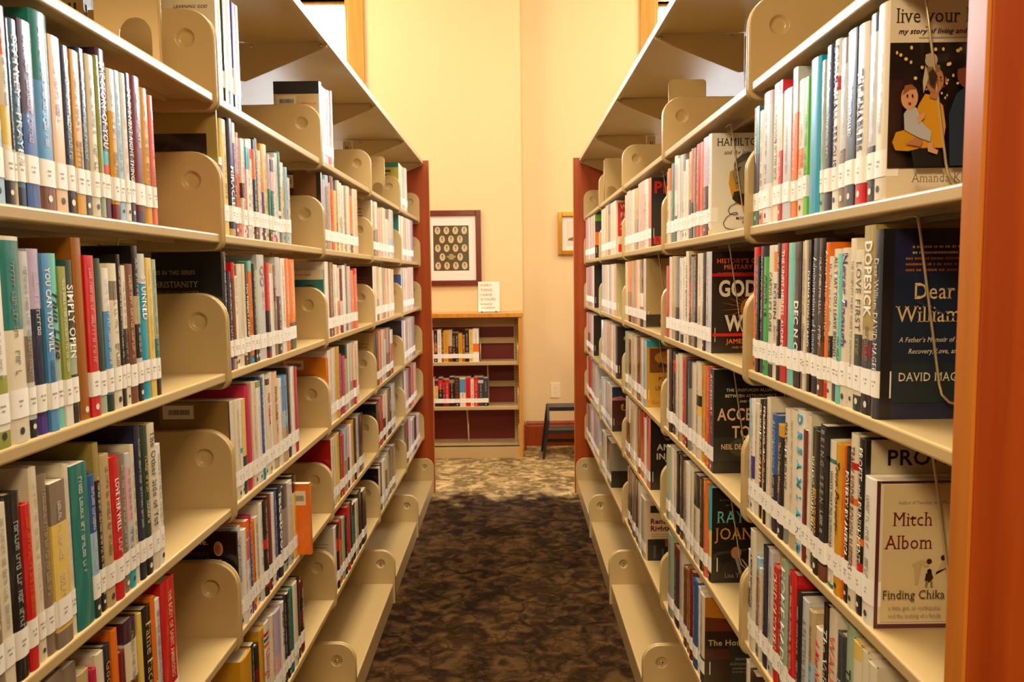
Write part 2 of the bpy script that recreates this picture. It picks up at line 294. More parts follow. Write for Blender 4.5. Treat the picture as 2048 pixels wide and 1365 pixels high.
# ---------------------------------------------------------------- the books, row by row
# (range, bay, shelf, first edge, [(next edge, top, look), ...]); edges and tops as read off the photograph and turned into
# depths and heights on the plane of the spines; look = colour | band from-to colour | Tlettering,colour,from,to
ROWS = [
('L',1,'B',-22,[(7,67,'w|0-.45lb'),(25,13,'cr|.75-1or|0-.12bk|.3-.5ye'),(32,38,'nv|0-.3tn'),(50,40,'su|0-.1nv|TSTANLEY • PRAYER,lg,.22,.92'),(76,43,'bl|.5-1pl|Tp,pk'),(111,27,'sb|.65-1tl|0-.17br|Tp,w'),(133,74,'pe'),(152,93,'nv|0-.1bk|Tp,lg'),(168.5,103,'mu'),(184,99,'dk|.55-1nv|Tp,lb'),(200,112,'cr'),(208,113,'ol|0-.2sg'),(225,101,'pl|.32-.4aq|.26-.32rd|TTHE STORY OF YOU,w,.42,.93'),(240,140,'mu|.72-1cr|.14-.24pl|0-.1dr'),(250,143,'lb|Tp,dk'),(260,148,'w|Tp,or'),(271,148,'dk|TDO THE NEXT RIGHT THING,w,.28,.9'),(291,155,'dr|0-.08pl'),(305,178,'mu|.2-.3kh'),(314,192,'sl|.2-.3lv')]),
('L',1,'C',-16,[(14,468,'w|.2-.34ol|0-.08ol|Tp,gr'),(56,473,'cr|.55-.98tl'),(74,503,'lg|.3-.55tp|0-.1bk|Tp,gr'),(97,498,'nv|.68-1lv|0-.1pu'),(113,507,'sb|TYOU CAN YOU WILL,w,.45,.92'),(130,507,'mi|.25-.5sg|TThin Line,bk,.4,.8'),(144,533,'ol|.2-.26rd|0-.14w|Tp,w'),(163,520,'dg|0-.1bk|.3-.5sg|TSIMPLY OPEN,w,.4,.85'),(182,476,'am|n|s'),(200,511,'rd|Tp,pk'),(217,517,'dg|0-.12sg|s'),(230,536,'sb|.7-1w|0-.12dg|Tp,w'),(247,527,'cr|.75-.88tp'),(255,509,'bk|Tp,w'),(263,531,'cr|.2-.55db'),(277,528,'br|Tp,pe'),(289,492,'bk|.5-.68tn|.2-.28lg|Tp,lg'),(303,508,'cy|.8-1lg|TSTUNNED,w,.55,.85'),(313,516,'ye|Tp,tn'),(324,519,'sg|.28-.42tl|0-.12bk|Tp,gr')]),
('L',1,'D',-16,[(7,1000,'tp'),(28,1006,'cr|Tp,gr'),(57,985,'bk|Tp,lg,.1,.85'),(76,1008,'rd|Tp,or'),(92,932,'cr|Tp,tn'),(112,948,'tp|Tp,tn'),(142,962,'tp|.1-.75ye|0-.1tp'),(154,927,'cr|Tp,pk'),(187,926,'tl|n|Tp,w'),(202,950,'bl|.25-.6lb|0-.25dg|Tp,w'),(213,884,'bk|.78-1kh|Tp,w,.1,.8'),(231,908,'tn|Tp,db'),(249,913,'rd|TLOVE HER WELL,w,.48,.85'),(262,907,'tp|Tp,lg'),(273,906,'lg|0-.14aq|.5-.9pk'),(281,889,'cr'),(292,852,'nv|Tp,lg'),(306,852,'dg|0-.1bk|Tp,ye,.55,.8'),(320,846,'cr|TThe Other Side of Yet,dk,.3,.95'),(332,888,'w|Tp,gr')]),
('L',1,'E',85,[(143,1340,'tp|s'),(170,1327,'tp|s'),(197,1342,'tn|s'),(205,1336,'nv|.9-1mg|s'),(222,1303,'cr|s'),(236,1288,'nv|TGod Found,mu,.5,.9'),(249,1256,'or|s'),(263,1304,'dr|s'),(287,1236,'cr|.86-1pl|.5-.6br|Tp,gr'),(296,1225,'ye|s'),(313,1212,'bk|TFame Faces,tn,.4,.9'),(322,1191,'or|0-.4w|s'),(334,1196,'w|0-.8lg|Tp,dk'),(360,1155,'rd|TTHE BODY OF SAINT AMBROSIO,pe,.3,.92')]),
('L',2,'A',436.5,[(443,-10,'lg'),(450,-8,'ye|.3-.7pe'),(453,-8,'dg'),(461,-4,'lb|.45-.6nv|0-.12dk'),(471,0,'w|0-.2lb'),(478,8,'pu|.18-.38pe|0-.1pl'),(485,13,'lg')]),
('L',2,'B',437.5,[(443.5,212,'kh'),(450,314,'w|.75-.9bl|.2-.4tp|0-.1bk'),(462,240,'ye'),(471,239,'nv|0-.06tn|TMIRACLE,w,.25,.6'),(480,247,'pl|.82-1cr|.62-.82pu'),(486,266,'sl|.2-.5or|.6-.95pk'),(491.5,278,'w|.4-.55pl'),(498,281,'mg|.78-1aq|Tp,pe'),(506,281,'w|.7-.92aq|0-.1lg'),(511,279,'w|.8-.9rd'),(516,280,'nv|.6-.9or|0-.1br'),(521,278,'dk|Tp,w'),(527,302,'cr|0-.1w'),(533.5,289,'pu|.6-1mu|.5-.6or|Tp,w'),(540,290,'ye'),(545,309,'tl|.6-1lv|0-.1dk'),(551,320,'tl|.85-1nv|.62-.85pk|0-.12pk|TDON’T WORRY,w,.2,.58'),(556,316,'w|0-.08rd|Tp,gr'),(562,307,'lg'),(568,305,'tl|.3-.35w|Tp,w,.2,.95'),(574,326,'pe|.7-1w|0-.12tn'),(578,335,'lb'),(583,356,'lg')]),
('L',2,'C',451,[(462,504,'bk|Tp,lg,.55,.95'),(469,543,'nv|0-.35pu'),(475,525,'br|.85-1rd|0-.1tn|Tp,or'),(484,531,'w|.9-1pl'),(492.5,528,'cr|Tp,lg'),(497,528,'cr|0-.1br'),(503.5,526,'dg|TYOU WEREN’T AFRAID,w,.28,.8'),(510,522,'or|.9-1mi|0-.08sb'),(516.5,528,'bk|Tp,lg'),(523,540,'sg|0-.16dg|s'),(537,510,'lg|TOO,gr,.7,.9'),(543,526,'bk|.5-1rd|0-.08dr|Tp,pk'),(552,528,'w|.9-1tn|Tp,tn'),(557,531,'tp|.6-.75dr'),(565.5,515,'pl|.6-1lg'),(573.5,517,'w|Tp,dk'),(581.5,517,'or|Tp,w'),(597,519,'or|0-.3dg|.25-.3dk|Tp,w,.32,.95')]),
('L',2,'D',464.5,[(468,803,'bk'),(477,803,'cr|Tp,bk,.25,.55'),(486,800,'cr|Tp,tn'),(492,799,'w|.45-.5aq|Tp,lg'),(499,797,'dg|.4-1ye|s'),(510,770,'mg|s'),(518,763,'cr|Tp,or'),(526,762,'w|.94-1ol|Tp,tn'),(532,755,'bl|0-.12cy|Tp,w,.3,.95'),(539,748,'w|Tp,lg'),(546,749,'cr|.9-.96br|TRED TERROR,rd,.5,.82'),(553,744,'w|Tp,lg'),(562,743,'pe|0-.12tn|TSOUL CURE,db,.5,.85'),(568,757,'w|Tp,rd'),(580,751,'sb|0-.4tn|.4-.6lb'),(587,737,'bk|s'),(593.5,733,'w|Tp,gr'),(601,733,'mg|s')]),
('L',2,'E',480.5,[(483.5,1063,'bk'),(491,1052,'lg|TCHORUSES,gr,.45,.9'),(498,1058,'w|Tp,pk'),(505,1040,'w|.82-1or|.6-.8sl'),(511,1031,'bl|.75-1mg|Tp,w'),(517,1041,'or|0-.07rd'),(525,1033,'cr|Tp,bk'),(532,1006,'w|0-.1lg'),(541,1000,'bk|.5-.6rd|.1-.2rd|Tp,w'),(549,991,'dr|s'),(554,985,'w'),(561,983,'bl|0-.12nv|Tp,w,.3,.9'),(569,975,'nv|Tfacebook,w,.2,.95'),(580,973,'dk|.3-.75gr|0-.1sg|s'),(589,962,'lg|Tp,w'),(597,950,'ye|.8-1bk|Tp,tp')]),
('L',2,'F',480.5,[(487.5,1304,'bk|s'),(510,1309,'mu|s'),(517,1287,'dg|Tp,lg'),(525,1290,'dr|.75-1bk|s'),(536,1256,'or|.0-1mu|Tp,br'),(547,1243,'w|.86-.9rd|.8-.84tl|.74-.78or|TChange,rd,.4,.72'),(554,1228,'cr|Tp,rd'),(568,1220,'lv|0-.5pk|s'),(573,1203,'w|TBREATHE,dk,.5,.9'),(579,1192,'nv|Tp,w'),(584,1185,'db|Tp,tn'),(591,1176,'tl|Tp,dg'),(600,1165,'cr|s'),(606,1155,'db|Tp,gr'),(614,1163,'dr|.6-.8bk|.2-.4bk|THOW TO BE HUMAN,w,.35,.9')]),
('L',3,'A',642.5,[(648,166,'lb'),(654,175,'w'),(660,181,'lv|.6-1gr'),(665,183,'mg|.12-.4pk'),(668,184,'w')]),
('L',3,'B',647.5,[(650,346,'lg|0-.5dk'),(655,360,'lv|0-.5rd'),(661,352,'gr|.85-1lb|Tp,w'),(664,366,'tn'),(671,354,'rd|.82-1dr|Tp,pe'),(675.5,382,'ye'),(679,362,'gr|0-.4db'),(683,362,'cr'),(687.5,367,'tn|.5-1w'),(691.5,372,'w'),(696,372,'gr'),(703,374,'cr|Tp,gr'),(708,380,'br|.3-.9or'),(712,379,'cr'),(716.5,380,'mu|.0-1pe')]),
('L',3,'C',651.5,[(654,540,'tl|0-.3or'),(661,524,'w|Tp,lg'),(666,525,'br|Tp,w'),(670,525,'bk|Tp,w'),(674,529,'cr'),(679,530,'w|0-.25or'),(684,536,'cr|.15-.5or'),(688.5,538,'dr|.2-.5lg'),(694,531,'w'),(699,528,'dk|Tp,pe'),(704.6,533,'lg'),(711.5,541,'sl'),(717,537,'sl|.9-1rd')]),
('L',3,'D',657,[(661.5,716,'or|0-.1rd'),(669,700,'w'),(676.5,695,'cr'),(682,693,'mu|Tp,br'),(688,707,'pu|Tp,w'),(694,712,'mg|Tp,w'),(698,690,'sg|.8-1dg'),(704,688,'cr'),(711,685,'lg|0-.4gr'),(715,686,'pe|0-.4rd'),(721,682,'w|Tp,gr')]),
('L',3,'E',665.5,[(669.5,878,'cr|Tp,bk'),(675,875,'cr'),(683,867,'ye'),(687,862,'br'),(692,869,'rd'),(699,857,'gr|.5-1lb'),(702.5,852,'pk|0-.5dr'),(706,849,'w'),(711,840,'mu|Tp,bk'),(715,838,'bk'),(721.6,834,'sg|.0-1lg'),(731,828,'bk|Tp,gr')]),
('L',3,'F',673,[(678,1054,'w|Tp,rd'),(683,1050,'bk|.6-.8rd|Tp,w'),(688,1040,'or|.7-1rd'),(693,1034,'sg'),(698,1035,'bk'),(703,1012,'rd'),(709,1005,'db|Tp,w'),(714,1007,'bk|.3-.8tl'),(719,1000,'cr'),(727,983,'bk|Tp,gr'),(734,979,'db|Tp,or')]),
('L',4,'B',745.5,[(748,401,'w'),(752,410,'br|.5-1tn'),(758,405,'w|0-.5gr'),(762,420,'pk'),(768,418,'pe'),(774,417,'w'),(781,420,'w|.8-1nv'),(789,421,'lg|.1-.4lb')]),
('L',4,'C',748,[(751.5,533,'w|0-.5gr'),(756,533,'cr'),(761.5,534,'tn|0-.4dk'),(768,535,'cr'),(774,536,'gr'),(777,537,'pe'),(780,539,'rd'),(786,538,'w'),(790,539,'pe')]),
('L',4,'D',751,[(755,665,'bk|Tp,gr'),(760,666,'db|Tp,gr'),(766,662,'sl'),(771,660,'w'),(776,658,'cr|.8-1or'),(783,656,'gr|0-.5db'),(789,660,'rd|.7-1w')]),
('L',4,'E',756,[(763,805,'bk'),(770,795,'rd'),(775,790,'w|0-.5bk'),(779,780,'cr'),(786,778,'db'),(793,768,'lg')]),
('L',4,'F',760.5,[(764,935,'cr'),(767.5,928,'bk'),(773,920,'w'),(777.5,910,'lg|.2-.7bk'),(782,905,'ol'),(788,897,'br|.0-1pl'),(793,890,'dr|.0-1tp')]),
('L',5,'A',800,[(804,328,'w'),(808,333,'w'),(811,336,'lb'),(815,338,'w')]),
('L',5,'B',800.7,[(806,432,'w'),(811,434,'w'),(815,436,'pk'),(819,438,'w'),(823,440,'w'),(827,442,'lv')]),
('L',5,'C',803,[(808,536,'lb'),(813,536,'w'),(817,536,'w'),(821,536,'pk'),(826,535,'w'),(830,535,'lg')]),
('L',5,'D',806,[(810,641,'lv'),(814,641,'w'),(818,639,'pk'),(823,637,'w'),(828,634,'lg'),(832,633,'gr')]),
('L',5,'E',808,[(811,745,'bk'),(815,743,'w'),(820,740,'pk'),(824,737,'pl'),(829,730,'sl'),(835,727,'cr')]),
('L',5,'F',811,[(816,848,'tl'),(820,842,'rd|0-.6dr'),(825,840,'w'),(830,838,'lg'),(835,834,'nv'),(841,830,'w')]),
('R',1,'B',1497.5,[(1511,215,'tl|.2-.6nv|0-.06tl'),(1522,222,'cr|0-.1sl'),(1539,186,'pk|.3-.9lg|0-.3w'),(1555,168,'cr|TIN THE KINGDOM OF THE SICK,dk,.3,.93'),(1562,162,'rd|.5-.9cr'),(1578,179,'lg|Tp,gr'),(1588,137,'or|.7-1lg|Tp,cr'),(1604,160,'cr|.35-.5or|.2-.27rd'),(1612,155,'lm|Tp,dg,.5,.85'),(1633,118,'cy|n|s'),(1642,122,'lg|.0-1sg|Tp,gr'),(1657,93,'nv|0-.1dk|Tp,lg'),(1669,81,'w|.7-.78rd|TDOOM SHALL FEROUS,bk,.25,.97'),(1686,79,'tp|.35-.85lg|Tp,w,.3,.85'),(1704,61,'nv|.0-1dk|TUNCONTROLLED,lg,.4,.7'),(1725,50,'w|0-.12rd|TTHE ENABLERS,bk,.3,.75'),(1745,30,'nv|.3-.9lg|0-.3dk|Tp,w,.3,.8'),(1768,10,'cr|Tp,gr')]),
('R',1,'C',1499,[(1508,495,'rd|0-.5or|Tp,pk'),(1514,513,'bk|Tp,lg'),(1521,493,'dk|Tp,w'),(1532,514,'gn|TCOVID 19,bk,.5,.85'),(1541,491,'cr|0-.1bk|TCARVILLE’S CURE,bk,.35,.8'),(1550,490,'cr|.8-.95or|TROBIN,bk,.45,.72'),(1558,487,'bk|.45-.6cr|Tp,w'),(1569,487,'rd|TTHE UNFIT HEIRESS  AUDREY,w,.25,.95'),(1584,486,'mi|s'),(1597,484,'bk|TDEC N O,w,.25,.6'),(1604,483,'tn|0-.4tp'),(1609,481,'cr'),(1615,480,'bk|TDAMNATION ISLAND,w,.3,.8'),(1629,477,'dk|0-.1bk|TAdministrations of Lunacy,lg,.25,.88'),(1641,477,'br|.6-1bk|.35-.6db'),(1649,485,'or|0-.1rd|TAfter the Suicide,pe,.4,.95'),(1658,513,'cr|.3-.45bk|TNo Time to Say Goodbye,bk,.48,.95'),(1669,498,'cr|0-.12dk|TALL THAT YOU LEAVE BEHIND,bk,.3,.95'),(1677,508,'gn|.0-1mi|Tp,w,.5,.9'),(1692,496,'cr|TNever Enough,pu,.38,.97'),(1703,477,'cr|TTHE COMPLETE FAMILY GUIDE TO ADDICTION,tp,.25,.87'),(1719,500,'cr|.22-.48dg|0-.1dg|TLOVE FIRST,bk,.5,.93'),(1741,451,'tn|.45-1kh|.12-.4dk|.3-.38dr|0-.12bk|TDOPESICK,w,.52,.92'),(1757,459,'nv|.0-1dk|TDear William DAVID MAGEE,lg,.25,.85')]),
('R',1,'D',1491.5,[(1497,797,'lg|.6-1lb'),(1505,798,'w|.3-.5pu'),(1512,807,'cr|Tp,gr'),(1518,800,'bk|.3-.5dr|TGIRL WALKS OUT OF A BAR,cr,.3,.97'),(1523,830,'ye'),(1529,800,'bk|TFENTANYL INC,w,.5,.95'),(1536,795,'cr|Tp,gr'),(1549,829,'bl|0-.5nv|TALCOHOLICS,lb,.55,.95'),(1562,850,'bk|.9-1mu|TThe 12 Steps Works,ye,.4,.85'),(1570,817,'cr|0-.12gr|TDEATH IN MUD LICK,bk,.4,.9'),(1585,819,'cr|0-.15tn|Tp,gr'),(1600,819,'w|TDREAMLAND,cy,.02,.97'),(1608,860,'dr|Tp,tp'),(1614,831,'cr'),(1623,855,'dg|TWALKING TOWARD PEACE,cr,.25,.8'),(1635,862,'bk|TBEING HEUMANN,mu,.28,.6'),(1648,850,'bk|0-.1br|TBEING SEEN,gr,.5,.97'),(1665,882,'cr|.85-.88tl|0-.03tl|TWHATS THAT PIG OUTDOORS,dk,.28,.8'),(1678,888,'mu|TTrue Poverty,bk,.4,.9'),(1682,893,'or'),(1692,895,'bk|TPOVERTY BY AMERICA,w,.3,.85'),(1706,867,'cr|.8-.84rd|.6-.64or|TTRACY KIDDER ROUGH SLEEPERS,br,.22,.93'),(1718,877,'bk|.2-.3rd|.4-.44or|TPROFIT and PUNISHMENT,w,.3,.95'),(1741,956,'cr|.0-1w')]),
('R',1,'E',1482,[(1489,1098,'bk|.1-.25rd'),(1496,1100,'w|.4-.6db'),(1507,1060,'cr|TA MINOR REVOLUTION,bk,.35,.8'),(1514,1115,'gr|.8-1lb'),(1518,1137,'cr|TTHE FREEDOM OF WANT,or,.3,.95'),(1530,1094,'nv|Tp,gr'),(1539,1102,'w|.0-1lg'),(1551,1133,'rd|TCHILD CATCHERS,pe,.3,.95'),(1555,1112,'br|.9-1mu'),(1568,1120,'sg|THOME MADE,w,.2,.95'),(1572,1152,'pl'),(1586,1145,'rd|Tp,w,.3,.9'),(1593,1183,'bk'),(1608,1200,'cr|.0-1lg|TA PATTERN KNOWN,gr,.2,.85'),(1620,1222,'tn|0-.6lb'),(1634,1258,'cr|TA Man Named Dust,rd,.2,.9'),(1648,1210,'bk|TThe Vulnerable,w,.2,.85'),(1664,1223,'cr|TWALKING,sl,.3,.85'),(1680,1268,'dk|TJUDD,lg,.4,.7'),(1696,1250,'mi|.0-1sg|TTHIS IS THE,dg,.2,.75'),(1712,1283,'cr|.9-1ye|s'),(1724,1300,'cr|s'),(1741,1327,'cr|s')]),
('R',1,'F',1474.5,[(1486,1307,'cr|s'),(1494,1322,'cr|s'),(1506,1345,'db|s')]),
('R',2,'B',1330,[(1333,344,'ye|.8-1gr'),(1338,338,'cr|.7-1or'),(1345,328,'tl|0-.1tl'),(1351,313,'w|.6-.9pk|0-.3dk'),(1356,318,'w'),(1362,311,'lg|Tp,gr'),(1367,309,'w|.8-1gr'),(1372,320,'w|Tp,lg'),(1379,304,'tn|0-.45dk'),(1383,298,'sl|.0-.4dk'),(1386,297,'lg|.7-1nv'),(1390,296,'br|.0-1tp'),(1398,289,'rd|0-.1rd'),(1403,285,'sl'),(1414,276,'pl|.5-1lv'),(1420,269,'w|0-.05ye')]),
('R',2,'C',1329.8,[(1336,532,'rd'),(1340,514,'cr'),(1348,513,'cr|.0-1tn'),(1354,514,'dk|.4-1gr'),(1359,516,'w|Tp,pk'),(1363,517,'w|0-.1db'),(1368,514,'w|Tp,tl,.3,.95'),(1373,503,'cr|THOW TO MODERATE,bk,.3,.85'),(1378,510,'br|.4-.7mg'),(1384,514,'lv|.0-1gr|Tp,w'),(1390,512,'bk|Tp,w,.3,.95'),(1400,507,'cr'),(1406,507,'bk|.7-1dk'),(1417,504,'gr|.0-1lg|Tp,dk')]),
('R',2,'D',1329.6,[(1335,700,'cr'),(1341,698,'db|Tp,tp,.5,.9'),(1346,703,'db|.75-.9rd'),(1353,710,'cr'),(1360,708,'cr|0-.1tn'),(1368,717,'rd'),(1373,720,'bk|Tp,gr'),(1379,722,'dk|0-.7gr|Tp,lg'),(1388,727,'cr|Tp,tn'),(1397,724,'cr|.55-.66bk|.45-.55ye'),(1405,730,'or|.0-1mu'),(1412,732,'or'),(1416.5,733,'rd|Tp,w,.55,.95'),(1424,738,'bk|.0-1dk|TACCESSORY,w,.55,.95')]),
('R',2,'E',1330.5,[(1336,892,'sg'),(1343,894,'w|Tp,sl'),(1349,900,'cr|Tp,bk'),(1355,906,'bk'),(1362,910,'db'),(1368,924,'br|.0-1tp'),(1376,925,'w'),(1383,932,'cr|Tp,bk'),(1395,950,'cr|.65-1bk|TMissing Lines,tp,.3,.62'),(1403,957,'db'),(1410,963,'or|0-.5sl'),(1416.5,973,'ye|.55-1aq|0-.1bk')]),
('R',2,'F',1333,[(1343,1060,'sg'),(1353,1095,'pl|.9-1dr'),(1363,1100,'cr'),(1370,1135,'br'),(1376,1138,'br|.0-1am'),(1382,1142,'dr'),(1391,1160,'bl|Tp,w'),(1396,1175,'w'),(1405,1188,'cr|0-.3dk')]),
('R',3,'B',1246,[(1251,391,'ye|.0-1cr'),(1258,383,'lg'),(1267,381,'w'),(1274,378,'gr|.5-1tn'),(1286,365,'pe|.0-1pk'),(1293,360,'w|TAUDACITY,or,.3,.8'),(1298,357,'sl')]),
('R',3,'C',1247,[(1252,524,'cr'),(1260,523,'or|0-.5dr'),(1267,522,'tn|.0-1gr'),(1272,521,'sl'),(1278,520,'cr'),(1284.5,519,'bk|.3-.5w'),(1290,518,'lg')]),
('R',3,'D',1247,[(1252,663,'sg'),(1260,667,'cr|.3-.9br'),(1270,672,'cr|Tp,br'),(1278,675,'br|Tp,cr'),(1284,678,'cr'),(1290,680,'lb')]),
('R',3,'E',1250,[(1257,795,'br|.6-1cr'),(1267,803,'cr'),(1272,812,'sg|.0-1cr'),(1277,818,'am'),(1284,823,'rd'),(1289,838,'w'),(1297,833,'sl')]),
('R',3,'F',1252,[(1256,935,'br'),(1261,938,'db'),(1267,944,'br|.0-1tp'),(1273,950,'tn|.0-1br'),(1279,960,'w'),(1288,995,'cr')]),
('R',4,'B',1198,[(1203,421,'w'),(1209,418,'w'),(1214,412,'pe'),(1219,409,'gr|.8-1bl'),(1230,405,'w')]),
('R',4,'C',1200,[(1205,530,'lb'),(1211,530,'lg'),(1216,530,'w'),(1219,530,'sb'),(1225,529,'w'),(1229,528,'pk')]),
('R',4,'D',1199,[(1203,640,'sg'),(1210,642,'w'),(1216,644,'pk'),(1222,648,'cr'),(1228,650,'w'),(1232,653,'nv')]),
('R',4,'E',1201,[(1204,755,'lb'),(1208,760,'w'),(1212,763,'lb'),(1217,766,'lg'),(1222,772,'w')]),
('R',4,'F',1202,[(1206,862,'sg'),(1211,870,'w'),(1220,880,'bk')]),
('R',5,'B',1168,[(1172,440,'pk'),(1177,437,'w'),(1183,434,'w'),(1188,431,'w')]),
('R',5,'C',1168,[(1172,536,'w'),(1177,535,'lg'),(1182,533,'pk'),(1186,532,'w')]),
('R',5,'D',1168,[(1173,625,'cr'),(1178,627,'br|.5-1pk'),(1185,630,'w')]),
('R',5,'E',1168,[(1174,713,'cr'),(1180,718,'rd'),(1187,724,'sg'),(1193,732,'lg')]),
('R',5,'F',1168.5,[(1173,808,'tn'),(1178,812,'gr'),(1184,818,'w'),(1195,826,'lg')]),
]
# ------------------------------------------------------------------ the books: jacket, page block and call number sticker
def contrast(col):
    r, g, b = RGB[col][:3]
    return RGB['w'] if 0.3 * r + 0.6 * g + 0.1 * b < 0.22 else RGB['dk']
class Book:
    """Local frame: the spine's foot is at (0,0,0); s=+1 the spine looks to +X, s=-1 to -X; thickness t runs to +Y from the near cover."""
    def __init__(b, s, t, h, D, hard, look, rnd):
        b.s, b.t, b.h, b.D, b.hard, b.rnd = s, t, h, D, hard, rnd
        parts = look.split('|'); b.col = parts[0]; b.bands = []; b.text = None; b.sticker = True; b.greek = True
        for p in parts[1:]:
            if p[0] == 'T':
                q = p[1:].split(',')
                b.text = (q[0], q[1] if len(q) > 1 else None, float(q[2]) if len(q) > 2 else 0.32, float(q[3]) if len(q) > 3 else 0.92)
            elif p == 'n': b.sticker = False
            elif p == 's': b.greek = False
            else:
                rng = p.rstrip('abcdefghijklmnopqrstuvwxyz'); c = p[len(rng):]; f0, f1 = rng.split('-'); b.bands.append((float(f0), float(f1), c))
        b.B = min(0.0036, 0.11 * t) if hard else min(0.0012, 0.05 * t)
    def sx(b, y):
        u = max(0.0, min(1.0, y / b.t)); return -b.B * abs(2 * u - 1) ** 2.6
    def jacket(b, g, o, m=0, cover=None):
        s, t, h, D, B = b.s, b.t, b.h, b.D, b.B
        ox, oy, oz = o
        X = lambda x: ox + s * x
        cuts = sorted({0.0, 1.0} | {f for f0, f1, _ in b.bands for f in (f0, f1)})
        def band_col(f):
            for f0, f1, c in reversed(b.bands):
                if f0 <= f < f1: return RGB[c]
            return RGB[b.col]
        J = 8; i0 = len(g.v)
        for f in cuts:
            for j in range(J + 1):
                y = t * j / J; g.v.append((X(b.sx(y)), oy + y, oz + f * h))
        for k in range(len(cuts) - 1):
            c = band_col((cuts[k] + cuts[k + 1]) / 2)
            for j in range(J):
                a = i0 + k * (J + 1) + j; q = (a, a + 1, a + J + 2, a + J + 1)
                g.f.append(q if s > 0 else q[::-1]); g.c.append(c); g.m.append(m); g.sm.append(True)
        wrap = [(0, 1, RGB[b.col])] if cover else [(cuts[k], cuts[k + 1], band_col((cuts[k] + cuts[k + 1]) / 2)) for k in range(len(cuts) - 1)]
        for f0, f1, c in wrap:      # the two boards
            for y in (0, t): g.face([(X(-B), oy + y, oz + f0 * h), (X(-D), oy + y, oz + f0 * h), (X(-D), oy + y, oz + f1 * h), (X(-B), oy + y, oz + f1 * h)], c, m)
        e = 0.0026 if b.hard else 0.0005; e = min(e, t * 0.2)
        ct = band_col(0.999)
        for z in (h, 0.0):
            for y in (0, t - e): g.face([(X(-B), oy + y, oz + z), (X(-D), oy + y, oz + z), (X(-D), oy + y + e, oz + z), (X(-B), oy + y + e, oz + z)], ct, m)
            g.face([(X(b.sx(t * j / J)), oy + t * j / J, oz + z) for j in range(J + 1)] + [(X(-B - e), oy + t, oz + z), (X(-B - e), oy, oz + z)], ct, m)
        if b.hard:
            for y in (e, t - e): g.face([(X(-B), oy + y, oz + h - 0.006), (X(-D), oy + y, oz + h - 0.006), (X(-D), oy + y, oz + h), (X(-B), oy + y, oz + h)], ct, m)
            for y in (0, t - e): g.face([(X(-D), oy + y, oz), (X(-D), oy + y + e, oz), (X(-D), oy + y + e, oz + h), (X(-D), oy + y, oz + h)], ct, m)
            g.face([(X(-B - e), oy, oz + h - 0.006), (X(-B - e), oy + t, oz + h - 0.006), (X(-B - e), oy + t, oz + h), (X(-B - e), oy, oz + h)], ct, m)
        b.print_spine(g, o, m)
        if cover: b.print_cover(g, o, m, cover)
    def spine_pt(b, o, u, v, off):
        y = b.t / 2 + (v if b.s > 0 else -v)
        return (o[0] + b.s * (b.sx(y) + off), o[1] + y, o[2] + b.h - u)
    def print_spine(b, g, o, m):
        h, t, rnd = b.h, b.t, b.rnd
        lo = 0.075 if b.sticker else 0.02
        if b.text and b.text[0] not in ('p', ''):
            txt, c, f0, f1 = b.text
            style = 'xw' if txt in ('DREAMLAND', 'BEING SEEN') else 'x' if txt in ('DREAMLAND', 'DOPESICK', 'Never Enough', 'THE ENABLERS', 'facebook', 'MIRACLE', 'DEC N O', 'HOPE') else 'b' if txt.isupper() else 's'
            if txt in ('LOVE FIRST', 'Dear William DAVID MAGEE', 'ALCOHOLICS', 'The Vulnerable', 'Administrations of Lunacy'): style = 's'
            if txt in ('Parables', 'True Poverty', 'Thin Line', 'Missing Lines', 'A Man Named Dust'): style = 'bi'
            V, Fs, w = lettering(txt, style)
            L = (f1 - f0) * h; ch = min(0.62 * t, 0.030); k = L / max(w, 0.1)
            ch_u = min(k, ch * 1.7); ch_v = min(ch, max(k * 1.5, ch * 0.45))
            if k > ch * 1.7: f0 = f1 - w * ch_u / h
            col = RGB[c] if c else contrast(b.col)
            u0 = (1 - f1) * h
            pts = [b.spine_pt(o, u0 + x * ch_u, (y - 0.5) * ch_v, 0.0011) for x, y in V]
            i = len(g.v); g.v.extend(pts)
            for f in Fs: g.f.append(tuple(i + q for q in f)); g.c.append(col); g.m.append(m); g.sm.append(False)
            rest = f0
        else:
            rest = None
            if b.greek:
                col = RGB[b.text[1]] if b.text and b.text[1] else contrast(b.col)
                f0, f1 = (b.text[2], b.text[3]) if b.text else (0.5, 0.88)
                b.greeked(g, o, m, (1 - f1) * h, (1 - f0) * h, min(0.2 * t, 0.0046), col, 0.0)
                rest = f0
        if b.greek and rest and rest > 0.42 and rnd.random() < 0.8:
            b.greeked(g, o, m, (1 - rest + 0.05) * h, (1 - rest + 0.05) * h + 0.03 + 0.02 * rnd.random(), min(0.28 * t, 0.006), contrast(b.col), 0)
        if rnd.random() < 0.45 and t > 0.012:       # a publisher's device at the foot, no more than a small blot at this size
            c = contrast(b.col if not b.bands or min(x[0] for x in b.bands) > 0 else [x[2] for x in b.bands if x[0] == 0][0]); r = min(0.2 * t, 0.005)
            g.face([b.spine_pt(o, h - 0.015 + r * math.cos(q * PI / 4), r * math.sin(q * PI / 4), 0.0005) for q in range(8)], c, m)
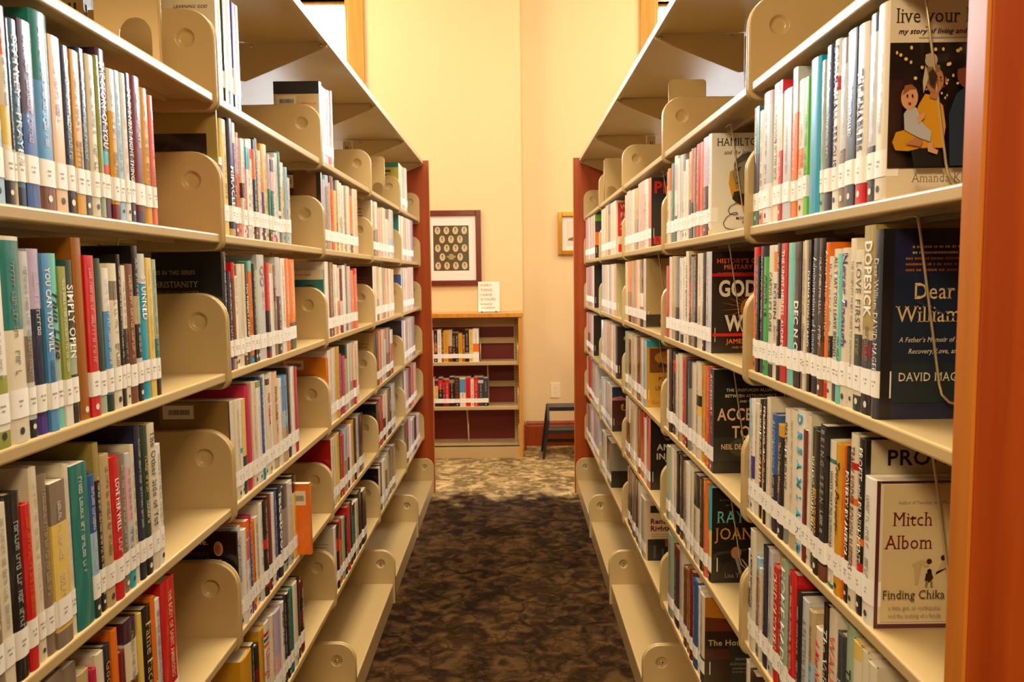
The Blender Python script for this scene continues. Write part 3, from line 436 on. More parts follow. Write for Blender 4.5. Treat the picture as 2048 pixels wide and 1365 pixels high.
    def greeked(b, g, o, m, u0, u1, ch, col, v0):
        """Lettering too small to read in the photograph: strokes in word-like runs."""
        rnd = b.rnd; u = u0; base = RGB[b.col]; col = tuple(0.68 * p + 0.32 * q for p, q in zip(col, base))
        while u < u1:
            for _ in range(rnd.choice((2, 3, 4, 5, 6, 7, 8))):
                w = ch * (0.7 + 0.5 * rnd.random()); hh = ch * rnd.choice((0.8, 0.8, 0.8, 1.0)); k = rnd.random()
                if u + w > u1: break
                q = lambda a0, c0, a1, c1: g.face([b.spine_pt(o, a, v0 + c, 0.0008) for a, c in ((a0, c0), (a0, c1), (a1, c1), (a1, c0))], col, m)
                q(u, -hh, u + w * 0.28, hh)
                if k < 0.7: q(u, hh * 0.55, u + w, hh)
                if k > 0.4: q(u, -hh, u + w, -hh * 0.55)
                if 0.3 < k < 0.8: q(u + w * 0.72, -hh, u + w, hh)
                u += w * 1.22
            u += ch * 1.1
    def cover_pt(b, o, W, a, q, lay):
        d = a * W if b.s < 0 else (1 - a) * W
        return (o[0] + b.s * -(b.B + d), o[1] - 0.0003 * lay - 0.0003, o[2] + q * b.h)
    def print_cover(b, g, o, m, els):
        W = b.D - b.B; lay = 1; asp = b.h / W
        P = lambda a, q: b.cover_pt(o, W, a, q, lay)
        for e in els:
            k = e[0]
            if k == 'r': g.face([P(e[1], e[2]), P(e[3], e[2]), P(e[3], e[4]), P(e[1], e[4])], RGB[e[5]] if isinstance(e[5], str) else e[5], m)
            elif k == 'e': g.face([P(e[1] + e[3] * math.cos(2 * PI * i / 20), e[2] + e[4] * math.sin(2 * PI * i / 20)) for i in range(20)], RGB[e[5]] if isinstance(e[5], str) else e[5], m)
            elif k == 'p': g.face([P(*q) for q in e[1]], RGB[e[2]] if isinstance(e[2], str) else e[2], m)
            elif k == 'c':      # a drawn line: points and width
                q = e[1]; wd = e[2]
                for i in range(len(q) - 1):
                    (a0, b0), (a1, b1) = q[i], q[i + 1]; dx, dy = a1 - a0, (b1 - b0) * asp; L = math.hypot(dx, dy) or 1; nx, ny = -dy / L * wd, dx / L * wd / asp
                    g.face([P(a0 - nx, b0 - ny), P(a1 - nx, b1 - ny), P(a1 + nx, b1 + ny), P(a0 + nx, b0 + ny)], RGB[e[3]], m)
            elif k == 't':
                st = e[7] if len(e) > 7 else ''; V, Fs, w = lettering(e[1], st.replace('c', '')); ch = e[4]; al = e[6] if len(e) > 6 else 'l'
                kx = ch * asp * (0.83 if 's' in st else 0.74 if 'c' in st else 1.0); x0 = e[2] - (0.5 * w * kx if al == 'c' else w * kx if al == 'r' else 0)
                i = len(g.v); g.v.extend([P(x0 + x * kx, e[3] + y * ch) for x, y in V])
                for f in Fs: g.f.append(tuple(i + q for q in f)); g.c.append(RGB[e[5]]); g.m.append(m); g.sm.append(False)
            elif k == 'l':      # lines of small print: a0, top, a1, how many, pitch, colour
                _, a0, q0, a1, nn, pit, c = e
                for i in range(nn):
                    a = a0; end = a1 - b.rnd.random() * 0.12 * (a1 - a0) * (3 if i == nn - 1 else 1)
                    while a < end:
                        w = 0.008 + 0.016 * b.rnd.random(); z = q0 - i * pit
                        g.face([P(a, z - pit * 0.22), P(min(a + w, end), z - pit * 0.22), P(min(a + w, end), z + pit * 0.16), P(a, z + pit * 0.16)], RGB[c], m); a += w + (0.006 if b.rnd.random() < 0.75 else 0.02)
            elif k == 'b':      # a bar code on a white ticket: a0, q0, a1, q1
                _, a0, q0, a1, q1 = e
                g.face([P(a0, q0), P(a1, q0), P(a1, q1), P(a0, q1)], RGB['cr'], m); lay += 1
                wa, wq = a1 - a0, q1 - q0; a = a0 + 0.18 * wa
                while a < a1 - 0.12 * wa:
                    w = wa * b.rnd.choice((0.008, 0.016, 0.024)); g.face([P(a, q0 + 0.3 * wq), P(a + w, q0 + 0.3 * wq), P(a + w, q0 + 0.68 * wq), P(a, q0 + 0.68 * wq)], RGB['dk'], m); a += w + wa * 0.014
            lay += 1
    def pages_box(b):
        e = 0.0026 if b.hard else 0.0005; e = min(e, b.t * 0.2); top = 0.0035 if b.hard else 0.0006
        return -b.D + (0.004 if b.hard else 0.0008), e, 0.003 if b.hard else 0.0, -b.B - e, b.t - e, b.h - top
    def label_geo(b, g, o, m=0):
        s, t, rnd = b.s, b.t, b.rnd; z0 = 0.029 + 0.003 * rnd.random(); z1 = z0 + 0.036 + 0.002 * rnd.random(); off = 0.0009; J = 6; col = RGB['st']
        wrap = 0.016 if t < 0.05 else 0.01
        X = lambda x: o[0] + s * x
        rings = [(-b.B - wrap, -0.0007)] + [(b.sx(t * j / J) + off, t * j / J) for j in range(J + 1)]
        i = len(g.v)
        for x, y in rings: g.v.extend([(X(x), o[1] + y, o[2] + z0), (X(x), o[1] + y, o[2] + z1)])
        for j in range(len(rings) - 1):
            q = (i + 2 * j, i + 2 * j + 2, i + 2 * j + 3, i + 2 * j + 1); g.f.append(q if s > 0 else q[::-1]); g.c.append(col); g.m.append(m); g.sm.append(j > 0)
        for line in range(2):       # call number and author mark, a few strokes each
            nch = rnd.choice((4, 5)) if line == 0 else 3
            cw = min(0.0022, t * 0.8 / (nch + 1)); zz = (z0 + z1) / 2 + (0.003 - 0.006 * line)
            for k in range(nch):
                y = t / 2 + (k - nch / 2) * cw; hh = 0.0012
                if rnd.random() < 0.15: continue
                g.face([(X(b.sx(yy) + off + 0.0004), o[1] + yy, o[2] + zz + d) for yy, d in ((y, -hh), (y + cw * 0.6, -hh), (y + cw * 0.6, hh), (y, hh))], RGB['tp'], m)

# ------------------------------------------------------------------ what the covers that face the camera show
SK = lin('b87a50'); SK2 = lin('d8a078'); BLS = lin('d99a20')
def dots(n, a0, q0, a1, q1, c, r=0.012, seed=3):
    R = random.Random(seed); return [('e', a0 + (a1 - a0) * R.random(), q0 + (q1 - q0) * R.random(), r * (0.6 + 0.6 * R.random()), r * 0.62, c) for _ in range(n)]
COVERS = {
('R',1,'B',-1): [('t','live your life',.05,.885,.073,'db','l','s'),('t','my story of living and losing',.07,.83,.026,'bk','l','bi'),('r',.25,.808,.95,.811,'tp'),('r',.0,.155,1,.785,lin('1c1310')),
   ('r',0,.155,.12,.6,lin('33190f')),*dots(20,.05,.6,.62,.76,'ye',.014),*dots(9,.3,.5,.6,.6,'pe',.01,5),
   ('r',.9,.16,1,.6,lin('27364a')),('p',[(0.525,.16),(0.505,.42),(0.565,.52),(0.655,.56),(0.905,.6),(0.905,.16)],lin('27364a')),('e',0.665,.62,.1,.075,lin('7a3d26')),('p',[(0.565,.64),(0.605,.7),(0.745,.71),(0.785,.62),(0.745,.6),(0.705,.66)],lin('170f0c')),
   ('p',[(0.205,.155),(0.175,.24),(0.425,.26),(0.465,.155)],lin('15171c')),('p',[(0.235,.25),(0.195,.36),(0.225,.46),(0.285,.52),(0.365,.51),(0.445,.46),(0.475,.36),(0.455,.25)],BLS),
   ('p',[(0.035,.24),(0.005,.28),(0.035,.33),(0.105,.34),(0.245,.31),(0.265,.25),(0.145,.235)],lin('cf9420')),('e',0.365,.585,.078,.065,SK),('p',[(0.295,.57),(0.275,.64),(0.325,.67),(0.405,.66),(0.405,.63),(0.335,.62),(0.325,.56)],lin('8a6a44')),('e',0.325,.685,.055,.035,lin('b4a488')),
   ('p',[(0.305,.6),(0.265,.52),(0.255,.58),(0.275,.66)],lin('c8b89a')),('p',[(0.325,.53),(0.315,.5),(0.375,.49),(0.405,.53)],SK),
   ('p',[(0.105,.34),(0.095,.42),(0.145,.46),(0.205,.45),(0.265,.37),(0.345,.33),(0.335,.28),(0.235,.3)],lin('b9bcc0')),('e',0.140,.5,.075,.06,SK2),('p',[(0.075,.51),(0.095,.56),(0.155,.565),(0.205,.54),(0.145,.54)],lin('9a5a2c')),('p',[(0.205,.4),(0.275,.43),(0.275,.4),(0.225,.37)],SK2),
   ('p',[(0.305,.27),(0.315,.23),(0.395,.215),(0.405,.235),(0.355,.25),(0.355,.28)],SK2),('p',[(0.105,.27),(0.245,.255),(0.265,.285),(0.205,.3)],SK),('e',.115,.508,.008,.008,'bk'),('e',.16,.508,.008,.008,'bk'),('p',[(.12,.475),(.15,.475),(.145,.467),(.125,.467)],lin('8a3c2c')),('e',.4,.595,.008,.006,'bk'),('p',[(.44,.6),(.462,.575),(.44,.568)],SK),('p',[(.405,.553),(.44,.556),(.43,.546)],lin('8a3c2c')),('p',[(.29,.62),(.33,.64),(.37,.6),(.34,.55),(.3,.57)],lin('3a2a1c')),('t','Amanda Kloots',.17,.075,.047,'tp','l','s')],
('R',1,'C',-1): [('r',0,0,.1,1,lin('17161d')),('r',.1,.3,1,.75,lin('13243c')),('r',.1,.09,1,.3,lin('1e2c34')),('l',.26,.905,.98,2,.03,'tn'),('l',.2,.845,.98,3,.03,'am'),('t','Dear',.275,.635,.085,'go','l','s'),('t','William',.13,.515,.085,'go','l','s'),
   ('t','A Father’s Memoir of Addiction,',.155,.41,.026,'cr','l','is'),('t','Recovery, Love, and Loss',.24,.35,.026,'cr','l','is'),('t','DAVID MAGEE',.155,.205,.046,'cr','l','s'),('p',[(.28,.62),(.3,.625),(.98,.46),(.98,.455)],lin('2a3340'))],
('R',1,'D',-2): [('r',0,0,1,1,lin('c8bc9c')),('r',0,0,.05,1,'bk'),('t','PROFIT AND',.2,.86,.085,'bk','l','b'),('t','PUNISHMENT',.05,.7,.085,'bk','l','b'),('r',.05,.45,.8,.62,'dr')],
('R',1,'D',-1): [('r',0,0,.035,1,lin('5a2438')),('r',.035,0,1,.03,lin('5a2438')),('r',.035,.985,1,1,lin('4a1c30')),('r',.06,.045,1,.975,lin('dcc698')),('t','Author of Tuesdays with Morrie',.2,.845,.022,'tp','l','s'),('t','Mitch',.15,.70,.092,'dr','l','s'),('t','Albom',.085,.545,.092,'dr','l','s'),
   ('p',[(.34,.44),(.42,.47),(.47,.46),(.5,.43),(.46,.42),(.43,.44),(.41,.36),(.4,.3),(.37,.3),(.37,.36),(.36,.41)],'tn'),('e',.5,.46,.025,.018,'db'),('p',[(.62,.46),(.68,.48),(.74,.46),(.76,.4),(.75,.31),(.71,.31),(.71,.39),(.68,.42),(.57,.39),(.56,.37)],'tn'),('e',.63,.485,.025,.018,'db'),('p',[(.47,.38),(.52,.39),(.54,.35),(.5,.32),(.46,.33)],'db'),('e',.5,.395,.022,.016,'bk'),('p',[(.47,.33),(.49,.33),(.48,.29),(.46,.29)],'tp'),('p',[(.51,.33),(.53,.33),(.53,.29),(.51,.29)],'tp'),
   ('t','Finding Chika',.06,.21,.06,'db','l','s'),('t','a little girl, an earthquake,',.12,.137,.026,'tp','l','s'),('t','and the making of a family',.12,.085,.026,'tp','l','s')],
('R',2,'B',-1): [('t','HAMILTON',.08,.875,.075,'bk','l','s'),('t','and the law',.2,.79,.042,'db','l','is'),('p',[(.3,.62),(.28,.5),(.33,.38),(.4,.3),(.62,.26),(1,.26),(1,.66),(.6,.72)],'mu'),('p',[(.34,.35),(.37,.42),(.55,.44),(1,.42),(1,.27),(.6,.27),(.45,.3)],lin('241812')),('p',[(.55,.3),(1,.3),(1,.25),(.62,.26)],'or'),
   ('p',[(.36,.67),(.38,.72),(.48,.77),(.62,.79),(1,.79),(1,.4),(.5,.4),(.43,.46),(.4,.44),(.385,.5),(.37,.53),(.35,.57),(.34,.6),(.37,.63)],lin('8f8670')),('p',[(.36,.67),(.38,.73),(.5,.79),(.64,.81),(1,.81),(1,.7),(.6,.74),(.45,.7)],lin('55503f')),('e',.43,.635,.035,.012,lin('2c2a22')),('p',[(.37,.64),(.46,.665),(.5,.655),(.46,.65)],lin('3a372c')),('p',[(.39,.51),(.47,.515),(.47,.505),(.4,.5)],lin('4a3a30')),('p',[(.42,.6),(.39,.55),(.43,.545),(.44,.58)],lin('6a6250')),
   ('t','READING THE',.62,.19,.026,'bk','l','b'),('t','MOST CONTENTIOUS',.4,.145,.026,'bk','l','b'),('t','THROUGH TIME',.5,.1,.026,'bk','l','b'),('c',[(.42,.31),(.3,.275),(.27,.235),(.3,.2),(.38,.19),(.43,.2),(.41,.215),(.33,.205),(.24,.165),(.19,.11),(.22,.065),(.32,.045),(.5,.05),(.9,.08)],.006,'bk')],
('R',2,'C',-1): [('r',0,0,1,1,lin('241611')),('t','HISTORY’S GREATEST',.08,.885,.044,'or','l','b'),('t','MILITARY HEROES',.2,.825,.044,'or','l','b'),('l',.1,.79,.95,1,.02,'tp'),('r',0,.755,1,.785,'rd'),
   *[('p',[(.62 + .1 * math.cos(a), .44 + .075 * math.sin(a)), (.62 + .5 * math.cos(a + .05), .44 + .3 * math.sin(a + .05)), (.62 + .1 * math.cos(a + .1), .44 + .075 * math.sin(a + .1))], lin('b06a14')) for a in [i * PI / 12 for i in range(24)]],
   ('e',.62,.44,.15,.105,lin('a8620f')),('e',.62,.44,.1,.07,lin('1a100c')),('t','GOD',.1,.565,.15,'cr','l','xc'),('t','OF',.62,.41,.06,'cr','c','x'),('t','WAR',.22,.225,.15,'cr','l','xc'),('r',0,.17,1,.2,'rd'),('t','JAMES BELL',.24,.1,.045,'or','l','b'),('t','AND WILLIAMSON',.33,.05,.022,'mu','l','')],
('R',2,'D',-1): [('r',0,0,1,1,lin('17150f')),('r',0,.12,1,.35,lin('262a22')),('e',.5,.25,.25,.09,lin('43493a')),('e',.58,.2,.14,.05,lin('6a6240')),('r',0,0,1,.12,lin('120e0c')),('p',[(.35,.9),(.5,.92),(.7,.88),(.85,.78),(.84,.78),(.69,.875),(.5,.912),(.36,.892)],lin('4a3834')),('t','THE UNSPOKEN ALLIANCE',.2,.79,.028,'cr','l','b'),('t','BETWEEN ASTROPHYSICS',.18,.735,.028,'cr','l','b'),('t','AND THE MILITARY',.42,.685,.022,'cr','l','b'),
   ('t','ACCESSORY',.06,.515,.115,'pe','l','bc'),('t','TO WAR',.3,.345,.115,'pe','l','bc'),('t','NEIL DEGRASSE',.12,.235,.05,'pe','l','bc'),('t','AVIS LANG',.6,.165,.045,'pe','l','b')],
('R',2,'E',-1): [('r',0,0,1,1,lin('0c0a0b')),('l',.13,.875,.75,1,.03,'tp'),('l',.24,.82,.75,1,.03,'tp'),('t','RAY',.08,.635,.125,'mi','l','s'),('t','JOAN',.06,.46,.125,'mu','l','s'),('p',[(.02,.3),(.1,.33),(.95,.39),(.95,.37),(.1,.3),(.06,.24),(.02,.26)],lin('3a3028')),('p',[(.15,.12),(.2,.22),(.35,.28),(.55,.27),(.75,.2),(.85,.1)],lin('141216')),('e',.42,.32,.09,.065,lin('a87a54')),('p',[(.4,.26),(.46,.26),(.52,.1),(.48,.1)],lin('8a8478')),('p',[(.5,.26),(.54,.25),(.72,.1),(.68,.1)],lin('b09a78')),('t','Lisa Young',.22,.06,.05,'gr','l','s')],
('R',2,'F',-1): [('r',0,0,1,1,lin('2a130c')),('r',0,.73,1,1,lin('c07a1a')),('p',[(0,.78),(.4,.76),(.8,.8),(1,.76),(1,.62),(0,.62)],lin('6a2c0c')),('r',0,.3,.45,.42,lin('4c1a10')),('r',.3,.42,.6,.5,lin('1c100e')),('p',[(.42,.5),(1,.62),(1,.0),(.46,.0),(.46,.3)],lin('1b2a26')),('t','The House',.06,.46,.065,'tn','l','b'),('t','BRIAN',.55,.29,.03,'tp','l','b'),('t','ALEXANDER',.45,.235,.03,'tp','l','b'),('l',.5,.2,.9,2,.04,'tp')],
('R',3,'B',-1): [('r',0,0,1,1,lin('26201c')),('t','PHIL',.06,.78,.16,'rd','l','x'),('e',.8,.5,.4,.22,lin('b8aa86')),('r',.06,.04,1,.15,'rd'),('t','RE',.1,.06,.08,'dr','l','x')],
('R',3,'C',-1): [('r',0,0,1,1,lin('b09460')),('r',0,.02,1,.2,lin('33241a')),('t','MARTHA',.35,.08,.04,'tn','l','s'),('r',.5,.84,.9,.86,'tn'),('r',.55,.3,.95,.31,'kh')],
('R',3,'D',-1): [('r',0,0,1,1,lin('cf9a30')),('r',0,.9,1,1,'aq'),('r',.08,.52,1,.88,lin('7a3e10')),('e',.6,.74,.4,.11,lin('c08020')),('p',[(.3,.6),(.35,.68),(.5,.64),(.6,.69),(.8,.67),(.9,.6)],lin('2a1c16')),('t','POWER',.3,.4,.06,'db','l','s'),('t','LIBERTY',.22,.26,.06,'db','l','s'),('l',.4,.21,.9,2,.04,'br'),('t','Gordon',.12,.05,.06,'am','l','s')],
('R',3,'E',-1): [('r',0,0,1,1,lin('15110f')),('p',[(.3,.78),(.36,.73),(.5,.72),(.6,.74),(.5,.7),(.4,.69),(.34,.73)],lin('8a7a3c')),('t','AMERICAN',.16,.56,.085,'cr','l','b'),('t','INJUSTICE',.14,.43,.085,'cr','l','b'),('r',.3,.25,.7,.28,lin('441414')),('t','DAVID',.24,.05,.05,'tn','l','b')],
('R',3,'F',-1): [('r',0,0,1,1,lin('d8be96')),('r',.12,.8,1,.92,lin('1a1d24')),('t','Renters’',.12,.62,.085,'dr','l','x'),('t','Rights',.12,.5,.085,'dr','l','x'),('l',.15,.44,1,3,.035,'tp'),('r',.05,0,1,.36,lin('14161a')),('r',.5,.24,.7,.36,lin('8a3a28')),('r',.2,.04,.26,.26,lin('4a4a48')),('r',.42,.04,.46,.2,lin('4a5a48'))],
('R',4,'B',-1): [('r',0,0,1,1,lin('e0cfae')),('r',.06,.33,1,.96,'rd'),('t','WHAT YOUR',.14,.84,.085,'pe','l','b'),('t','FINANCIAL',.14,.69,.085,'pe','l','b'),('t','ADVISOR',.14,.54,.085,'pe','l','b'),('t','TELLING',.14,.39,.085,'pe','l','b'),('l',.14,.28,1,3,.04,'tp'),('r',.08,.04,1,.18,'rd')],
('R',4,'C',-1): [('r',0,0,1,1,lin('c2b67c')),('t','C',.62,.5,.07,'dg','l','s'),('t','M',.42,.37,.07,'dg','l','s'),('l',.3,.1,.8,1,.04,'dg')],
('R',4,'D',-1): [('r',0,0,1,1,lin('241a1c')),('p',[(.2,.8),(.6,.95),(1,.8),(1,.75),(.6,.88),(.2,.74)],'mu'),('r',.25,0,1,.75,lin('4a0c12')),('r',.3,.03,.34,.72,'sl')],
('R',4,'E',-1): [('r',0,0,1,1,lin('461810')),('r',0,.78,1,1,lin('12365e')),('p',[(0,.76),(.3,.8),(.5,.73),(.7,.8),(1,.77),(1,.7),(0,.7)],lin('c87a78')),('p',[(.3,.6),(.4,.63),(.36,.5),(.42,.49),(.7,.54),(.7,.53),(.42,.47),(.32,.49)],'mu'),('r',0,0,1,.14,lin('121018'))],
('R',4,'F',-1): [('r',0,0,1,1,lin('8a8670')),('r',0,0,1,.38,lin('14120f')),('t','ET',.3,.62,.06,'dr','l','s')],
('R',5,'B',-1): [('r',0,0,1,1,lin('35201c')),('r',0,.85,1,1,'lm'),('r',0,.3,.8,.6,'or')],
('R',5,'C',-1): [('r',0,0,1,1,lin('1f1712')),('e',.6,.85,.3,.06,'am'),('e',.5,.2,.2,.1,'br')],
('R',5,'D',-1): [('r',0,0,1,1,lin('1a1210')),('e',.5,.5,.2,.02,'tn'),('t','WI',.4,.2,.08,'w','l','b')],
('L',2,'A',0): [('r',0,0,1,1,lin('e6d6b4')),('t','LEARNING GOD',.42,.86,.03,'dk','l','bi'),('l',.5,.6,.95,2,.05,'tp')],
('L',2,'B',0): [('r',.0,.46,.86,.8,lin('201812')),('p',[(0,.62),(.3,.7),(.6,.6),(.86,.66),(.86,.5),(.3,.58)],lin('3a3a2a')),('p',[(.1,.5),(.4,.56),(.6,.48),(.3,.47)],lin('6a3c14'))],
('L',2,'C',0): [('r',0,0,1,1,lin('0d0b0c')),('t','TITLES IN THIS SERIES',.62,.815,.034,'tn','r','s'),('t','CHRISTIANITY',.66,.71,.05,'tn','r','s'),('t','HISTORY AND PRACTICE',.66,.655,.025,'kh','r','s')],
('L',2,'D',0): [('r',0,0,1,1,lin('8a6a30')),('b',.05,.84,.5,.97),('l',.1,.7,.95,12,.035,'db')],
('L',2,'E',0): [('r',0,0,1,1,lin('0e0c0c')),('t','hear me.',.58,.88,.06,'w','r','b'),('l',.2,.8,.62,7,.022,'gr'),('p',[(.62,.44),(.63,.64),(.68,.73),(.77,.73),(.84,.64),(.86,.46),(.8,.38)],lin('e0d8c8')),('e',.73,.84,.07,.075,lin('d8b070')),('e',.73,.83,.045,.05,lin('c86a48')),('p',[(.68,.55),(.71,.63),(.78,.61),(.8,.5),(.72,.47)],lin('16141a'))],
('L',2,'F',0): [('r',0,0,1,1,lin('161013')),('l',.3,.62,.85,9,.045,'tp')],
('L',3,'A',0): [('r',0,0,1,.84,lin('d8bc8c')),('r',0,.84,1,1,lin('1a1d30')),('b',.05,.68,.5,.82),('l',.62,.72,.95,1,.05,'sl'),('l',.1,.62,.95,9,.04,'tp')],
('L',3,'B',0): [('r',0,0,1,1,lin('2a1a12')),('r',0,.62,.9,1,lin('8a5a28')),('r',.3,.66,.4,1,lin('5a3014')),('b',.02,.8,.4,.97),('e',.3,.6,.08,.06,lin('1a1210')),('e',.55,.62,.07,.06,lin('1a1210')),('e',.75,.6,.08,.07,lin('3a1c14')),('e',.6,.5,.08,.05,'tn'),('p',[(.4,.3),(.5,.6),(.7,.62),(.95,.56),(.95,.2)],lin('15110f'))],
('L',3,'C',0): [('r',0,0,.96,.86,'tl'),('r',0,.86,1,1,'cr'),('l',.3,.93,.8,1,.04,'tp'),('b',.02,.7,.2,.82),('e',.7,.7,.14,.09,lin('123a30')),('l',.1,.58,.9,6,.035,'mi')],
('L',3,'D',0): [('r',0,0,1,1,lin('d88412')),('b',.05,.84,.5,.97),('l',.1,.76,.85,9,.045,'br')],
('L',3,'E',0): [('r',0,0,1,1,lin('a80a0c')),('l',.2,.66,.8,2,.07,'pe'),('l',.2,.5,.85,5,.05,'pk')],
('L',3,'F',0): [('r',0,0,1,1,lin('d8cab0')),('l',.25,.76,.9,8,.045,'tp')],
('L',4,'B',0): [('r',0,0,1,1,lin('c8ae84')),('l',.3,.84,.75,3,.06,'bk')],
('L',4,'C',0): [('r',0,0,1,1,lin('2c1610')),('l',.2,.8,.85,8,.05,'br')],
('L',4,'D',0): [('r',0,0,1,1,lin('b08c44')),('l',.2,.8,.9,8,.06,'br')],
('L',4,'E',0): [('r',0,0,1,1,lin('120d0c')),('l',.3,.8,.6,2,.12,'tp')],
('L',4,'F',0): [('r',0,0,1,1,lin('14161f')),('l',.3,.62,.75,7,.05,'gr')],
('L',5,'A',0): [('r',0,0,1,1,lin('b8a83c')),('r',0,.9,1,1,'tl'),('r',.1,.8,.7,.84,'bk'),('r',.1,.7,.55,.74,'bk'),('r',.1,.6,.9,.64,'bk')],
('L',5,'B',0): [('r',0,0,1,1,'tl')], ('L',5,'C',0): [('r',0,0,1,.85,'bl'),('r',0,.85,1,1,'pe'),('e',.5,.86,.2,.06,'db')],
('L',5,'D',0): [('r',0,0,1,1,lin('1a1a16'))], ('L',5,'E',0): [('r',0,0,1,1,lin('c8b898'))], ('L',5,'F',0): [('r',0,0,1,1,lin('c4b490'))],
}
COVER_SAYS = {('R',1,'B',-1): 'cream jacket with cover photo of woman in yellow holding baby', ('R',1,'C',-1): 'black and navy jacket with pale serif cover lettering',
 ('R',1,'D',-1): 'cream hardback with plum edges and two bending figures drawn on cover', ('R',1,'D',-2): 'grey-beige jacket with tall black capitals, behind plum-edged hardback',
 ('R',2,'B',-1): 'cream jacket with engraved portrait head on yellow', ('R',2,'C',-1): 'dark brown jacket with gold sunburst and red bars',
 ('R',2,'D',-1): 'black jacket with smoky light and pale capitals', ('R',2,'E',-1): 'black jacket with aqua and yellow lettering over suited man',
 ('R',2,'F',-1): 'brown and orange sunset jacket', ('L',2,'C',0): 'black volume with pale capitals on its back cover', ('L',2,'E',0): 'black back cover with blonde woman in white',
 ('L',2,'A',0): 'cream book with handwritten back cover', ('L',2,'B',0): 'khaki book with dark picture on its back cover', ('L',2,'D',0): 'tan back cover with barcode ticket'}

# ------------------------------------------------------------------ from the rows to books in the place
ORD = ['first', 'second', 'third', 'fourth', 'fifth', 'sixth', 'seventh', 'eighth', 'ninth', 'tenth', 'eleventh', 'twelfth', 'thirteenth', 'fourteenth', 'fifteenth', 'sixteenth',
       'seventeenth', 'eighteenth', 'nineteenth', 'twentieth', 'twenty-first', 'twenty-second', 'twenty-third', 'twenty-fourth', 'twenty-fifth', 'twenty-sixth', 'twenty-seventh']
SIDE = {'L': 'bookcase-side', 'R': 'stool-side'}
SHELF = {'A': 'top', 'B': 'second', 'C': 'third', 'D': 'fourth', 'E': 'fifth', 'F': 'sixth'}
def desc(look):
    p = look.split('|'); d = CNAME[p[0]]
    big = []
    for q in p[1:]:
        if q[0] in '.0123456789':
            r = q.rstrip('abcdefghijklmnopqrstuvwxyz'); f = r.split('-'); big.append((float(f[1]) - float(f[0]), q[len(r):]))
    big = [(f, c) for f, c in big if f >= 0.15 and c != p[0]]
    if big:
        f, c = max(big); d = (d + '-and-' + CNAME[c]).replace(' ', '-')
    return d
allbooks = []
for side, bay, row, x0, items in ROWS:
    s = 1 if side == 'L' else -1; XF = XL if side == 'L' else XR; y0b = (YL0 if side == 'L' else YR0) + (bay - 1) * BAY; z = ZS[row]; n = len(items); prev = x0
    rowbooks = []
    for i, (x1, top, look) in enumerate(items):
        rnd = random.Random('%s%d%s%d' % (side, bay, row, i))
        def y_at(x):
            ym = top + 100.0
            for _ in range(4):
                Y = at_x(x, ym, XF).y; yb = to_px((XF, Y, z))[1]; ym = (top + yb) / 2
            return Y
        ya, yb = sorted((y_at(prev), y_at(x1)))
        ya = max(ya, y0b + 0.0105) + 0.0002; yb = min(yb, y0b + BAY - 0.0105) - 0.0002
        prev = x1
        if yb - ya < 0.004: continue
        Ym = (ya + yb) / 2
        h = at_x(to_px((XF, Ym, z + 0.2))[0], top, XF).z - z
        h = max(0.15, min(0.272 if row != 'A' else 0.3, h))
        ci = i - n if side == 'R' else i
        key = (side, bay, row, ci); cover = COVERS.get(key)
        hard = (h > 0.2 and rnd.random() < 0.6) or (row in 'DEF' and rnd.random() < 0.7)
        D = 0.150 + 0.015 * rnd.random() if h > 0.215 else 0.135 + 0.01 * rnd.random()
        if cover: D = 0.155 if h > 0.21 else 0.142
        rowbooks.append(dict(key=key, side=side, bay=bay, row=row, i=i, s=s, t=yb - ya, h=h, D=D, hard=hard, look=look, rnd=rnd, cover=cover,
                             o=(XF - s * (0.001 + 0.005 * rnd.random()), ya, z), Ym=Ym))
    rowbooks.sort(key=lambda b: b['o'][1])
    for k, b in enumerate(rowbooks):
        b['k'] = k; b['prev'] = desc(rowbooks[k - 1]['look']) if k else None; b['next'] = desc(rowbooks[k + 1]['look']) if k + 1 < len(rowbooks) else None
        p = to_px((b['o'][0], b['o'][1], b['o'][2])); q = to_px((b['o'][0], b['o'][1] + b['t'], b['o'][2] + b['h']))
        zt = b['o'][2] + b['h']
        w = abs(p[0] - q[0]); vis = max(0, min(1365, to_px((b['o'][0], b['Ym'], b['o'][2]))[1]) - max(0, to_px((b['o'][0], b['Ym'], zt))[1]))
        b['area'] = (w + (25 if b['cover'] else 0)) * vis
    trip = {}
    for b in rowbooks: trip.setdefault((desc(b['look']), b['prev'], b['next']), []).append(b)
    for b in rowbooks:
        d = desc(b['look']); says = COVER_SAYS.get(b['key']); where = '%s shelf, %s bay, %s range' % (SHELF[b['row']], ORD[b['bay'] - 1], SIDE[b['side']])
        if says: b['label'] = says + (', ' + where if len((says + where).replace('-', '').split()) <= 14 else ', ' + SIDE[b['side']] + ' range')
        elif b['prev'] and b['next'] and len(trip[(d, b['prev'], b['next'])]) == 1: b['label'] = '%s book between %s and %s ones, %s' % (d, b['prev'], b['next'], where)
        else: b['label'] = '%s book, %s from near end, %s' % (d, ORD[b['k']], where)
        if len(b['label'].replace('-', '').split()) > 16 or False: b['label'] = '%s book, %s from near end, %s' % (d, ORD[b['k']], where)
        b['group'] = 'books on the %s shelf of the %s %s bay' % (SHELF[b['row']], ORD[b['bay'] - 1], SIDE[b['side']])
    allbooks += rowbooks
INDIVIDUAL = 298
order = sorted(allbooks, key=lambda b: -b['area'])
unit = Geo(); unit.box(0, 0, 0, 1, 1, 1); UNIT = unit.mesh('page_block', [PAGES])
rest_geo = Geo()
